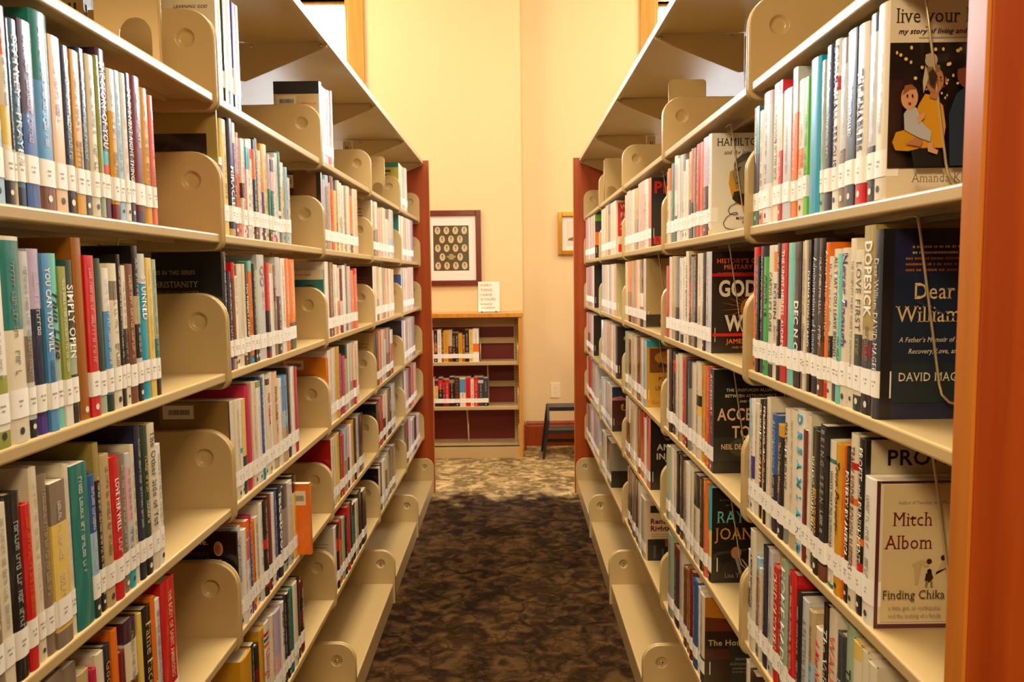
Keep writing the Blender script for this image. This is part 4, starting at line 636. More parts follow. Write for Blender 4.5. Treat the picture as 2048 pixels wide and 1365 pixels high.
def raise_book(b, name='book'):
    bk = Book(b['s'], b['t'], b['h'], b['D'], b['hard'], b['look'], b['rnd'])
    root = thing(name, b['label'], 'book', b['o'], b['group'])
    g = Geo(); bk.jacket(g, (0, 0, 0), 0, b['cover']); g.obj('jacket', JACKET, root)
    x0, y0, z0, x1, y1, z1 = bk.pages_box()
    if bk.s < 0: x0, x1 = -x1, -x0
    p = link('page_block', UNIT, root, (x0, y0, z0)); p.scale = (x1 - x0, y1 - y0, z1 - z0)
    if bk.sticker:
        g = Geo(); bk.label_geo(g, (0, 0, 0)); g.obj('spine_label', STICKER, root)
    return root
for rank, b in enumerate(order):
    if rank < INDIVIDUAL: raise_book(b)
    else:
        bk = Book(b['s'], b['t'], b['h'], b['D'], b['hard'], b['look'], b['rnd']); o = b['o']
        bk.jacket(rest_geo, o, 0, b['cover'])
        x0, y0, z0, x1, y1, z1 = bk.pages_box()
        if bk.s < 0: x0, x1 = -x1, -x0
        rest_geo.box(o[0] + x0, o[1] + y0, o[2] + z0, o[0] + x1, o[1] + y1, o[2] + z1, m=1)
        if bk.sticker: bk.label_geo(rest_geo, o, 2)
rest = rest_geo.obj('distant_books', [JACKET, PAGES, STICKER])
rest['kind'] = 'stuff'; tag(rest, 'rows of small distant books filling the far bays of both ranges', 'books')
# the orange book pulled out of the row in the second bookcase-side bay
_e = max((b['o'][1] + b['t']) for b in allbooks if (b['side'], b['bay'], b['row']) == ('L', 2, 'E'))
COVERS['orange'] = [('r', 0, 0, 1, 1, 'or'), ('b', .62, .7, .93, .9)]
raise_book(dict(s=1, t=0.022, h=0.212, D=0.15, hard=False, look='or|n|s', rnd=random.Random(5), cover=COVERS['orange'], o=(XL + 0.034, _e + 0.001, ZS['E']),
                label='orange paperback pulled out past its neighbours, fifth shelf, second bay, bookcase-side range', group='books on the fifth shelf of the second bookcase-side bay'))
# ------------------------------------------------------------------ the room
WALL_Y, WALL2_Y, STEP_X = 6.70, 6.85, 0.098
ZC = 4.55
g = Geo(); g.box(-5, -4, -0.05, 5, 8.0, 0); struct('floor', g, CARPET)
g = Geo(); g.box(-5, -4, ZC, 5, 8.0, ZC + 0.05); struct('ceiling', g, CEIL)
WINS = [(-2.35, -1.372, 0.95, 3.87, WALL_Y), (1.29, 2.30, 0.95, 3.87, WALL2_Y), (-3.75, -2.72, 0.95, 3.87, WALL_Y), (2.67, 3.75, 0.95, 3.87, WALL2_Y)]
def wall_with_holes(name, x0, x1, y, holes):
    g = Geo(); xs = x0
    for a, b, z0, z1 in sorted(holes):
        g.box(xs, y, 0, a, y + 0.15, ZC); g.box(a, y, 0, b, y + 0.15, z0); g.box(a, y, z1, b, y + 0.15, ZC); xs = b
    g.box(xs, y, 0, x1, y + 0.15, ZC)
    return struct(name, g, PLASTER)
wall_with_holes('wall_back', -5, STEP_X, WALL_Y, [w[:4] for w in WINS if w[4] == WALL_Y])
wall_with_holes('wall_back_recess', STEP_X, 5, WALL2_Y, [w[:4] for w in WINS if w[4] == WALL2_Y])
g = Geo(); g.box(-5.05, -4, 0, -5, 8.0, ZC); struct('wall_left', g, WALLDIM)
g = Geo(); g.box(5, -4, 0, 5.05, 8.0, ZC); struct('wall_right', g, WALLDIM)
g = Geo(); g.box(-5, -4.05, 0, 5, -4, ZC); struct('wall_front', g, WALLDIM)
for k, (a, b, z0, z1, y) in enumerate(WINS):
    w = thing('window_%d' % (k + 1), 'tall daylit window with oak casing in the back wall', 'window', (0, 0, 0)); w['kind'] = 'structure'; del w['category']
    g = Geo()
    for x0, x1 in ((a - 0.155, a - 0.022), (b + 0.022, b + 0.155)): g.box(x0, y - 0.028, 0.0, x1, y, z1 + 0.02); g.box(x0 - 0.012, y - 0.036, z1 + 0.02, x1 + 0.012, y, z1 + 0.16)
    g.box(a - 0.2, y - 0.03, z1 + 0.05, b + 0.2, y, z1 + 0.16); g.box(a - 0.22, y - 0.05, z1 + 0.16, b + 0.22, y, z1 + 0.2)
    g.box(a - 0.022, y - 0.012, z0 - 0.04, a, y + 0.1, z1 + 0.05); g.box(b, y - 0.012, z0 - 0.04, b + 0.022, y + 0.1, z1 + 0.05); g.box(a, y - 0.012, z1, b, y + 0.1, z1 + 0.05)
    o = g.obj('window_casing', OAK, w, None, 0.004); o['kind'] = 'structure'
    g = Geo(); g.box(a - 0.2, y - 0.07, z0 - 0.05, b + 0.2, y + 0.06, z0); o = g.obj('window_sill', OAK, w, None, 0.004); o['kind'] = 'structure'
    g = Geo()
    for x0, x1, q0, q1 in ((a, a + 0.022, z0, z1), (b - 0.022, b, z0, z1), (a + 0.022, b - 0.022, z1 - 0.03, z1), (a + 0.022, b - 0.022, z0, z0 + 0.06)): g.box(x0, y + 0.06, q0, x1, y + 0.10, q1)
    o = g.obj('window_sash', OAK, w); o['kind'] = 'structure'
    g = Geo(); g.box(a + 0.02, y + 0.077, z0 + 0.05, b - 0.02, y + 0.083, z1 - 0.02); o = g.obj('window_pane', GLASS, w); o['kind'] = 'structure'
    g = Geo(); g.box(a + 0.024, y + 0.045, 1.23, b - 0.024, y + 0.052, 2.95); g.box(a + 0.024, y + 0.038, 1.20, b - 0.024, y + 0.058, 1.23); g.box(a + 0.024, y + 0.038, 2.95, b - 0.024, y + 0.058, 2.98); o = g.obj('window_shade', ADDED_SHADE, w); o['kind'] = 'structure'  # unseen shade, added to block window light reflecting in the canopies
    g = Geo(); g.face([(a - 0.3, y + 0.5, z0 - 0.3), (b + 0.3, y + 0.5, z0 - 0.3), (b + 0.3, y + 0.5, z1 + 0.3), (a - 0.3, y + 0.5, z1 + 0.3)]); struct('sky_%d' % (k + 1), g, SKY)
g = Geo()
prof = [(0, 0), (0, 0.225), (-0.006, 0.225), (-0.014, 0.205), (-0.014, 0.188), (-0.02, 0.18), (-0.02, 0)]
g.prism([(WALL2_Y + p, z) for p, z in prof], 'x', STEP_X + 0.02, 5); struct('baseboard_back', g, CHERRY)
g = Geo(); g.prism([(STEP_X - p, z) for p, z in prof], 'y', WALL_Y - 0.02, WALL2_Y); struct('baseboard_return', g, CHERRY)

# ------------------------------------------------------------------ steel shelving: brackets
def arc(cx, cz, r, a0, a1, n=7): return [(cx + r * math.cos(a0 + (a1 - a0) * i / n), cz + r * math.sin(a0 + (a1 - a0) * i / n)) for i in range(n + 1)]
def bracket_mesh(name, s, zlo, zhi, depth, rtop, rbot, dx, dz, bolt):
    """End plate of a shelf: front edge at x=0, going back; dimple on the near face. y from 0 to 0.009."""
    T = 0.0092
    out = [(-depth, zlo)] + ([(-0.0, zlo)] if rbot < 0.002 else arc(-rbot, zlo + rbot, rbot, -PI / 2, 0)) + arc(-rtop, zhi - rtop, rtop, 0, PI / 2) + [(-depth, zhi)]
    bm = bmesh.new()
    o1 = [bm.verts.new((x, 0, z)) for x, z in out]; n = len(o1)
    fe = [bm.edges.new((o1[i], o1[(i + 1) % n])) for i in range(n)]
    R = 0.0205; N = 24; rings = []
    for r, y in ((R * 1.06, 0), (R * 0.98, 0.001), (R * 0.84, 0.0062), (R * 0.70, 0.0084), (R * 0.5, 0.0088)):
        rings.append([bm.verts.new((-dx + r * math.cos(2 * PI * i / N), y, dz + r * math.sin(2 * PI * i / N))) for i in range(N)])
    he = [bm.edges.new((rings[0][i], rings[0][(i + 1) % N])) for i in range(N)]
    bmesh.ops.triangle_fill(bm, edges=fe + he, use_beauty=True)
    for a, b in zip(rings, rings[1:]):
        for i in range(N): f = bm.faces.new((a[i], a[(i + 1) % N], b[(i + 1) % N], b[i])); f.smooth = True
    bm.faces.new(rings[-1])
    # rolled edge: a half round from the near face to the far one
    prev = o1; K = 4
    for k in range(1, K + 1):
        t = k / K; y = T * t; bul = 0.003 * math.sin(PI * t)
        cur = []
        for i, (x, z) in enumerate(out):
            p, q = out[i - 1], out[(i + 1) % n]; dxn, dzn = q[1] - p[1], -(q[0] - p[0]); L = math.hypot(dxn, dzn) or 1
            cur.append(bm.verts.new((x + bul * dxn / L, y, z + bul * dzn / L)))
        for i in range(n): f = bm.faces.new((prev[i], prev[(i + 1) % n], cur[(i + 1) % n], cur[i])); f.smooth = True
        prev = cur
    bm.faces.new(prev[::-1])
    if bolt: pass
    if s < 0:
        for v in bm.verts: v.co.x = -v.co.x
    bmesh.ops.recalc_face_normals(bm, faces=bm.faces)
    me = bpy.data.meshes.new(name); bm.to_mesh(me); bm.free(); me.materials.append(STEEL); return me
DEPTH = 0.262
BR = {s: bracket_mesh('end_bracket', s, -0.034, 0.174, DEPTH, 0.058, 0.02, 0.060, 0.115, False) for s in (1, -1)}
BASE_OUT = 0.058                    # the base stands this far into the aisle
BB = {s: bracket_mesh('base_bracket', s, -ZBASE, 0.158, DEPTH + BASE_OUT, 0.06, 0.001, 0.064, 0.098, True) for s in (1, -1)}
def ball(r, c=(0, 0, 0), n=8):
    g = Geo(); rows = []
    for i in range(5):
        a = PI * i / 4; rows.append([(c[0] + r * math.sin(a) * math.cos(2 * PI * j / n), c[1] - r * 0.6 * math.cos(a), c[2] + r * math.sin(a) * math.sin(2 * PI * j / n)) for j in range(n)])
    for i in range(4):
        for j in range(n): g.face([rows[i][j], rows[i][(j + 1) % n], rows[i + 1][(j + 1) % n], rows[i + 1][j]], smooth=True)
    return g
SCREW = ball(0.006).mesh('bolt', [CHROME])
def shelf_mesh(s, depth):
    """Shelf plate with a turned-down front lip with rounded edges; front at x=0."""
    w = BAY - 0.0225; g = Geo()
    pr = arc(-0.004, -0.004, 0.004, PI / 2, 0, 3) + arc(-0.004, -0.0165, 0.004, 0, -PI / 2, 3) + [(-0.022, -0.0205), (-0.022, -0.014), (-0.03, -0.012), (-depth + 0.03, -0.012), (-depth + 0.03, -0.0205), (-depth, -0.0205), (-depth, 0)]
    g.prism([(s * x, z) for x, z in pr], 'y', 0, w)
    for x in (0.09, 0.17): g.box(min(s * -x, s * (-x - 0.012)), 0.02, -0.0205, max(s * -x, s * (-x - 0.012)), w - 0.02, -0.012)
    return g.mesh('shelf', [STEEL])
SH = {s: shelf_mesh(s, DEPTH - 0.01) for s in (1, -1)}
def base_mesh(s):
    w = BAY - 0.0225; g = Geo(); d = DEPTH + BASE_OUT - 0.01
    pr = arc(-0.005, -0.005, 0.005, PI / 2, 0, 3) + [(0, -ZBASE + 0.004), (-0.02, -ZBASE + 0.004), (-0.02, -0.014), (-d, -0.014), (-d, 0)]
    g.prism([(s * x, z) for x, z in pr], 'y', 0, w); return g.mesh('base_shelf', [STEEL])
BS = {s: base_mesh(s) for s in (1, -1)}
CANF = {1: -0.594, -1: 0.472}
def canopy_mesh(s):
    g = Geo(); d = 0.66; w = BAY - 0.002
    pr = [(0, 0), (0, 0.026), (-d, 0.026), (-d, 0), (-d + 0.018, 0), (-d + 0.018, 0.008), (-0.018, 0.008), (-0.018, 0)]
    g.prism([(s * x, z) for x, z in pr], 'y', 0, w); return g.mesh('canopy_top', [CANOPY])
CN = {s: canopy_mesh(s) for s in (1, -1)}
def canopy_bracket_mesh(s):
    g = Geo(); pr = [(0.0, -0.012), (0.006, -0.002), (0.0, 0.006), (-0.285, 0.006), (-0.285, -0.115), (-0.27, -0.118)]
    g.prism([(s * (x - 0.006), z) for x, z in pr], 'y', 0, 0.004)
    g.box(min(s * -0.006, s * -0.28), 0.004, -0.006, max(s * -0.006, s * -0.28), 0.02, 0.004); return g.mesh('canopy_bracket', [STEEL])
CB = {s: canopy_bracket_mesh(s) for s in (1, -1)}
def upright_mesh(s):
    g = Geo(); g.box(-0.022, -0.016, 0, 0.022, 0.016, ZTOP)
    g.box(-0.012, -0.0185, 0.1, 0.012, -0.016, ZTOP - 0.02)
    k = 0
    z = 1.90
    while z < ZTOP - 0.04:
        for x in (-0.0225, 0.0222): g.box(x, -0.009, z, x + 0.0003, -0.003, z + 0.014, m=1)
        g.box(-0.008, -0.0189, z, -0.003, -0.0185, z + 0.014, m=1); g.box(0.003, -0.0189, z, 0.008, -0.0185, z + 0.014, m=1); z += 0.0254
    return g.mesh('upright', [STEEL, SLOTDARK])
UR = upright_mesh(1)
SIDEWORD = {1: 'bookcase-side', -1: 'stool-side'}
def bay(s, k):
    XF = XL if s > 0 else XR; y0 = (YL0 if s > 0 else YR0) + k * BAY
    r = thing('shelving_bay', '%s beige steel bay from near end of the %s range' % (ORD[k], SIDEWORD[s]), 'shelving', (XF, y0, 0), 'steel bays of the %s range' % SIDEWORD[s])
    for row, z in ZS.items():
        sh = link('shelf', SH[s], r, (0, 0.01125, z))
        for y in (0.0018, BAY - 0.0108): link('end_bracket', BR[s], sh, (s * 0.004, y - 0.01125, 0))
    if True:
        sh = link('rear_shelf', SH[-s], r, (-s * 0.575, 0.01125, ZS['A']))
    bs = link('base_shelf', BS[s], r, (s * BASE_OUT, 0.01125, ZBASE))
    for y in (0.0018, BAY - 0.0108):
        bb = link('base_bracket', BB[s], bs, (s * 0.008, y - 0.01125, 0))
    for y in (BAY - 0.0108,): link('bolt', SCREW, bs, (s * (0.008 - 0.064), y - 0.01125 + 0.002, 0.098))
    cf = CANF[s] - XF
    link('canopy_top', CN[s], r, (cf, 0.001, ZTOP))
    yb = BAY - 0.004 if k < 4 else BAY - 0.026
    cb = link('canopy_bracket', CB[s], r, (cf, yb, ZTOP))
    for x in (0.022, 0.25): link('bolt', SCREW, cb, (-s * x, -0.001, -0.006))
    if k == 0: link('upright', UR, r, (-s * (DEPTH + 0.024), 0.016, 0))
    link('upright', UR, r, (-s * (DEPTH + 0.024), BAY if k < 4 else BAY - 0.016, 0))
    g = Geo(); x = s * -(DEPTH + 0.020); g.box(min(x, x - s * 0.008), 0.017, 0.02, max(x, x - s * 0.008), BAY - 0.017, ZS['A'] - 0.021); g.obj('back_panel', STEEL, r)
    return r
for s in (1, -1):
    for k in range(5): bay(s, k)
def end_panel(label, x0, x1, y0):
    t = thing('end_panel', label, 'end panel', ((x0 + x1) / 2, y0, 0), 'wooden end panels of the ranges'); w = (x1 - x0) / 2
    g = Geo(); g.box(-w + 0.004, 0, 0, w - 0.004, 0.031, 2.325); g.obj('veneered_board', CHERRY, t, None, 0.002)
    for sg in (-1, 1): g = Geo(); g.box(min(sg * w, sg * (w - 0.004)), 0.0003, 0, max(sg * w, sg * (w - 0.004)), 0.0307, 2.3248); g.obj('edge_band', EDGE, t, None, 0.001)
end_panel('reddish wooden end panel closing the far end of the bookcase-side range', -1.23, -0.556, YL0 + 5 * BAY + 0.001)
end_panel('reddish wooden end panel closing the far end of the stool-side range', 0.430, 1.11, YR0 + 5 * BAY + 0.001)
end_panel('large reddish wooden end panel at the near end of the stool-side range', 0.428, 1.11, YR0 - 0.032)

# ------------------------------------------------------------------ loose steel bookends
def bookend(label, x0, x1, y, z, h, hole, sgn, grp='steel bookends'):
    w = x1 - x0; r = 0.012
    g = Geo(); T = 0.0025
    out = [(0, 0), (w, 0)] + arc(w - r, h - r, r, 0, PI / 2, 4) + arc(r, h - r, r, PI / 2, PI, 4)
    cx = w * hole; hr = 0.030; hz = 0.055
    if hole:
        bm = bmesh.new(); inner = [(cx - hr, 0.008)] + [(cx + hr, 0.008)] + arc(cx, hz, hr, 0, PI, 10)
        for y_ in (0, T):
            a = [bm.verts.new((x, y_, q)) for x, q in out]; b = [bm.verts.new((x, y_, q)) for x, q in inner]
            ee = [bm.edges.new((l[i], l[(i + 1) % len(l)])) for l in (a, b) for i in range(len(l))]
            bmesh.ops.triangle_fill(bm, edges=ee, use_beauty=True)
            if y_ == 0: A = (a, b)
        B = (a, b)
        for l0, l1 in zip(A, B):
            for i in range(len(l0)): bm.faces.new((l0[i], l0[(i + 1) % len(l0)], l1[(i + 1) % len(l0)], l1[i]))
        bmesh.ops.recalc_face_normals(bm, faces=bm.faces); me = bpy.data.meshes.new('plate'); bm.to_mesh(me); bm.free(); me.materials.append(STEEL)
    else:
        g.prism(out, 'y', 0, T); me = g.mesh('plate', [STEEL])
    t = thing('bookend', label, 'bookend', (x0, y, z), grp)
    link('plate', me, t)
    g = Geo(); g.box(0.004, -0.075, 0, w - 0.004, 0, 0.0015); g.obj('foot', STEEL, t)
    g = Geo(); e = w if sgn > 0 else 0.0; g.tube([(e, 0.001, 0.004), (e, 0.001, h - r)], 0.003); g.obj('rolled_rim', STEEL, t)
bookend('tall steel bookend with arched hole on top shelf of first bookcase-side bay', -0.760, -0.640, 1.46, ZS['A'], 0.235, 0.62, 1)
bookend('tall steel bookend with arched hole on top shelf of fourth bookcase-side bay', -0.765, -0.640, 3.98, ZS['A'], 0.215, 0.72, 1)
bookend('plain tall steel bookend on top shelf of third stool-side bay', 0.540, 0.665, 2.66, ZS['A'], 0.255, 0, -1)
bookend('tall steel bookend with arched hole on top shelf of fourth stool-side bay', 0.515, 0.640, 4.27, ZS['A'], 0.235, 0.32, -1)

# ------------------------------------------------------------------ wire book supports hung from the shelf above
def wire(label, s, y, row, x_in, drop, lean=0.05, wide=0.10):
    """row: the shelf whose books it steadies; hangs in the shelf above it."""
    rows = 'ABCDEF'; zt = ZS[rows[rows.index(row) - 1]] - 0.0215; XF = XL if s > 0 else XR
    P = lambda d, q: (XF - s * d, y, q)
    zb = zt - drop; r = 0.03
    pts = [(XF - s * x_in, y + 0.05, zt - 0.002), (XF - s * x_in, y + 0.012, zt - 0.002), (XF - s * x_in, y + 0.003, zt - 0.004), P(x_in, zt - 0.012)]
    pts += [P(x_in + lean * f, zt - 0.012 - (drop - r - 0.012) * f) for f in (0.25, 0.5, 0.75, 1.0)]
    xa = x_in + lean
    pts += [P(xa + r - r * math.cos(a), zb + r - r * math.sin(a)) for a in (PI * 0.17, PI * 0.33, PI * 0.5)] + [P(xa + wide - r + r * math.sin(a), zb + r - r * math.cos(a)) for a in (0, PI * 0.17, PI * 0.33, PI * 0.5)]
    pts += [P(xa + wide, zb + 0.08), P(xa + wide, zt - 0.012), (XF - s * (xa + wide), y + 0.003, zt - 0.004), (XF - s * (xa + wide), y + 0.05, zt - 0.002)]
    g = Geo(); g.tube(pts, 0.0019, 7)
    tag(g.obj('wire_book_support', WIRE, None), label, 'book support', 'wire book supports')
def y_on(px, py, X): return at_x(px, py, X).y
NEAR = {}
for b in allbooks:
    k = (b['side'], b['bay'], b['row']); e = (b['o'][1], b['o'][1] + b['t'])
    NEAR[k] = (min(NEAR.get(k, (9, 0))[0], e[0]), max(NEAR.get(k, (9, 0))[1], e[1]))
for row, x_in, drop in (('B', 0.045, 0.30), ('C', 0.045, 0.262), ('D', 0.075, 0.265)):
    wire('wire support hanging in front of the cover on %s shelf of first stool-side bay' % SHELF[row], -1, NEAR[('R', 1, row)][0] - 0.012, row, x_in, min(drop, 0.262), 0.035)
for bay_, rws in ((2, 'BCDE'), (3, 'BCD')):
    for row in rws:
        wire('wire support beside the last cover on %s shelf of %s stool-side bay' % (SHELF[row], ORD[bay_ - 1]), -1, NEAR[('R', bay_, row)][0] - 0.010, row, 0.05, 0.24, 0.03)
for bay_, rws in ((1, 'C'), (2, 'BC'), (3, 'C'), (4, 'C')):
    for row in rws:
        wire('wire support behind the last book on %s shelf of %s bookcase-side bay' % (SHELF[row], ORD[bay_ - 1]), 1, NEAR[('L', bay_, row)][1] + 0.006, row, 0.075, 0.22, 0.03)

# ------------------------------------------------------------------ the low bookcase at the back wall
BX0, BX1, BY0, BY1 = -0.86, 0.083, 6.385, 6.695
def zpix(px, py, Y): return at_y(px, py, Y).z
ztop = zpix(950, 627, BY0)
t = thing('low_bookcase', 'low wooden bookcase with red back and beige steel shelves by the wall', 'bookcase', (0, 0, 0))
g = Geo(); g.box(BX0 - 0.01, BY0 - 0.008, ztop - 0.036, BX1 + 0.008, BY1, ztop); g.obj('top', OAK, t, None, 0.003)
for x in (BX0, BX1 - 0.03): g = Geo(); g.box(x, BY0, 0, x + 0.03, BY1, ztop - 0.036); g.obj('side_panel', CHERRY if x < 0 else OAK, t, None, 0.002)
g = Geo(); g.box(BX0 + 0.03, BY1 - 0.03, 0, BX1 - 0.03, BY1 - 0.015, ztop - 0.036); g.obj('back_panel', DARKRED, t)
for x in (BX0 + 0.032, BX1 - 0.032 - 0.035):
    g = Geo(); g.box(x, BY1 - 0.065, 0, x + 0.035, BY1 - 0.03, ztop - 0.04)
    z = 0.2
    while z < ztop - 0.06: g.box(x + 0.012, BY1 - 0.0655, z, x + 0.018, BY1 - 0.065, z + 0.014, m=1); z += 0.0254
    g.obj('upright', [STEEL, SLOTDARK], t)
z1, z2 = zpix(950, 724.5, BY0 + 0.02), zpix(950, 814, BY0 + 0.02)
for z in (z1, z2):
    g = Geo(); g.prism([(BY0 + 0.02 + 0.004 - x, z + q) for x, q in arc(0, -0.004, 0.004, PI / 2, 0, 3)] + [(BY0 + 0.02, z - 0.028), (BY0 + 0.035, z - 0.028), (BY0 + 0.035, z - 0.012), (BY1 - 0.07, z - 0.012), (BY1 - 0.07, z)], 'x', BX0 + 0.042, BX1 - 0.042)
    sh = g.obj('shelf', STEEL, t)
    for x in (BX0 + 0.032, BX1 - 0.040):
        g = Geo(); g.prism([(BY0 + 0.02, z - 0.03), (BY1 - 0.07, z - 0.03), (BY1 - 0.07, z + 0.155), (BY0 + 0.07, z + 0.155), (BY0 + 0.035, z + 0.135), (BY0 + 0.02, z + 0.09)], 'x', x, x + 0.008); g.obj('end_bracket', STEEL, sh)
for z in (z1 + 0.135, z2 + 0.135, ztop - 0.13): g = Geo(); g.box(BX0 + 0.067, BY1 - 0.05, z, BX1 - 0.067, BY1 - 0.032, z + (0.05 if z < ztop - 0.2 else 0.09)); g.obj('back_rail', STEEL, t)
zb = zpix(950, 892, BY0)
g = Geo(); g.box(BX0 + 0.03, BY0 + 0.004, 0.0, BX1 - 0.03, BY0 + 0.02, zb); g.box(BX0 + 0.03, BY0 + 0.004, zb - 0.012, BX1 - 0.03, BY1 - 0.03, zb); g.obj('base_shelf', STEEL, t, None, 0.002)
g = Geo(); g.box(BX1 - 0.038, BY0 + 0.02, zb, BX1 - 0.031, BY1 - 0.07, zb + 0.17); g.obj('base_bracket', STEEL, t)
# its books
def back_row(z, xs, tops, looks, grp, yfront, where):
    for i in range(len(looks)):
        a, b = at_y(xs[i], 700, yfront).x + 0.0004, at_y(xs[i + 1], 700, yfront).x - 0.0004
        h = at_y((xs[i] + xs[i + 1]) / 2, tops[i], yfront).z - z
        rnd = random.Random(i * 7 + int(z * 100)); bk = Book(1, b - a, max(0.12, h), 0.14, False, looks[i], rnd)
        prv = desc(looks[i - 1]) if i else 'wooden panel'; nxt = desc(looks[i + 1]) if i + 1 < len(looks) else 'empty shelf'
        r = thing('book', '%s book %s from the outer end on %s shelf of the low bookcase' % (desc(looks[i]), ORD[len(looks) - 1 - i], where), 'book', (a, yfront, z), grp)
        r.rotation_euler = (0, 0, -PI / 2)
        # turned so that the spine (+X in its own frame) looks at the aisle; thickness then runs to +X of the room
        g = Geo(); bk.jacket(g, (0, 0, 0)); g.obj('jacket', JACKET, r)
        q = bk.pages_box(); p = link('page_block', UNIT, r, q[:3]); p.scale = (q[3] - q[0], q[4] - q[1], q[5] - q[2])
        if bk.sticker: g = Geo(); bk.label_geo(g, (0, 0, 0)); g.obj('spine_label', STICKER, r)
back_row(z1, [862, 867.5, 875, 883, 887, 896.5, 905, 911, 917, 924.5, 930, 938.5, 946, 958], [662, 661, 660, 668, 662, 661, 666, 666, 668, 672, 660, 660, 658],
         ['w', 'bk|.3-.6am', 'w', 'br', 'mu', 'br|.5-1tn', 'bk', 'db', 'mu|Tp,br', 'am', 'bk|.1-.3gr', 'ye|Tp,br', 'w|.3-.55or'], 'books on the upper bookcase shelf', BY0 + 0.045, 'upper')
back_row(z2, [862, 867.5, 874.5, 884, 888.5, 897, 907.5, 918, 930, 940, 946.5, 955, 965.5, 975.5], [758, 762, 757, 760, 760, 755, 756, 756, 756, 759, 755, 755, 757],
         ['cr', 'ye|.8-1nv|0-.2bk', 'bk|.6-.95rd', 'dr', 'rd|0-.1dr', 'bk|.8-.92tp', 'db|THOPE,br,.25,.95', 'cr|.48-.95sb', 'rd|Tp,dr', 'cr', 'rd', 'dk|.8-.9lg', 'dk|0-.3bk'], 'books on the lower bookcase shelf', BY0 + 0.045, 'lower')
bookend('plain steel bookend closing the upper shelf row of the low bookcase', at_y(959, 700, BY0 + 0.16).x, at_y(959, 700, BY0 + 0.16).x + 0.004, BY0 + 0.15, z1, 0.16, 0, 1) if False else None
tb = thing('bookend', 'plain steel bookend ending the book row on upper bookcase shelf', 'bookend', (at_y(960.5, 700, BY0 + 0.05).x, BY0 + 0.05, z1))
g = Geo(); g.prism(arc(0.15 - 0.02, 0.15, 0.02, 0, PI / 2, 4) + arc(0.02, 0.15, 0.02, PI / 2, PI, 4) + [(0, 0), (0.15, 0)], 'x', 0, 0.003); g.obj('plate', STEEL, tb)
g = Geo(); g.tube([(0.0015, 0.0, 0.004), (0.0015, 0.0, 0.15)], 0.004); g.obj('rolled_rim', STEEL, tb)
g = Geo(); g.box(-0.06, 0.02, 0, 0, 0.14, 0.0015); g.obj('foot', STEEL, tb)
g = Geo(); x = at_y(938, 860, BY0 + 0.15).x; xt = at_y(935.5, 830, BY0 + 0.15).x
g.tube([(xt - 0.01, BY0 + 0.05, z2 - 0.03), (xt, BY0 + 0.05, z2 - 0.032), (x, BY0 + 0.06, zb + 0.02), (x, BY0 + 0.07, zb + 0.004), (x, BY0 + 0.14, zb + 0.004), (x, BY0 + 0.15, zb + 0.02), (xt, BY0 + 0.16, z2 - 0.014)], 0.003)
tag(g.obj('wire_book_support', WIRE), 'wire support standing in the empty bottom of the low bookcase', 'book support')
g = Geo(); x = at_y(976.5, 780, BY0 + 0.06).x
g.tube([(x - 0.01, BY0 + 0.06, z1 - 0.03), (x - 0.004, BY0 + 0.06, z1 - 0.032), (x + 0.003, BY0 + 0.06, z2 + 0.03), (x + 0.003, BY0 + 0.08, z2 + 0.006), (x + 0.003, BY0 + 0.15, z2 + 0.006), (x, BY0 + 0.16, z1 - 0.014)], 0.003)
tag(g.obj('wire_book_support', WIRE), 'wire support beside the last slate book on lower bookcase shelf', 'book support')

# ------------------------------------------------------------------ the book shown on top of the bookcase
DY = BY0 + 0.10
a = at_y(956.5, 624, DY); b = at_y(999.5, 624, DY); hh = at_y(978, 563, DY).z - ztop - 0.008
wd = b.x - a.x
r = thing('display_book', 'white book with orange handwritten cover propped on the low bookcase', 'book', (a.x, DY, ztop + 0.008)); r.rotation_euler = (math.radians(-9), 0, 0)
bk = Book(-1, 0.022, hh, wd, True, 'w|s|n', random.Random(3))
ow = 'or'
els = [('r', 0, 0, 1, 1, 'w')] + [('t', s_, .1, q, ch, ow, 'l', 'b') for s_, q, ch in (('EVERY-', .84, .085), ('THING', .68, .085), ('I HAVE', .52, .085), ('IS YOURS', .37, .08), ('ELEANOR', .22, .06), ('HENDERSON', .1, .055))]
g = Geo(); bk.jacket(g, (0, 0, 0), 0, els); g.obj('jacket', JACKET, r)
q = bk.pages_box(); x0, x1 = -q[3], -q[0]; p = link('page_block', UNIT, r, (x0, q[1], q[2])); p.scale = (x1 - x0, q[4] - q[1], q[5] - q[2])
t = thing('book_easel', 'small dark easel under the white propped book on the bookcase', 'easel', (a.x + wd / 2, DY, ztop))
g = Geo()
for x in (-wd * 0.33, wd * 0.33): g.box(x - 0.004, -0.018, 0, x + 0.004, 0.09, 0.007); g.box(x - 0.004, -0.018, 0.0, x + 0.004, -0.012, 0.014)
g.obj('foot', BLACKPAINT, t)
g = Geo(); g.tube([(-wd * 0.33, 0.085, 0.006), (-0.02, 0.055, 0.15), (0.02, 0.055, 0.15), (wd * 0.33, 0.085, 0.006)], 0.003); g.obj('back_strut', BLACKPAINT, t)

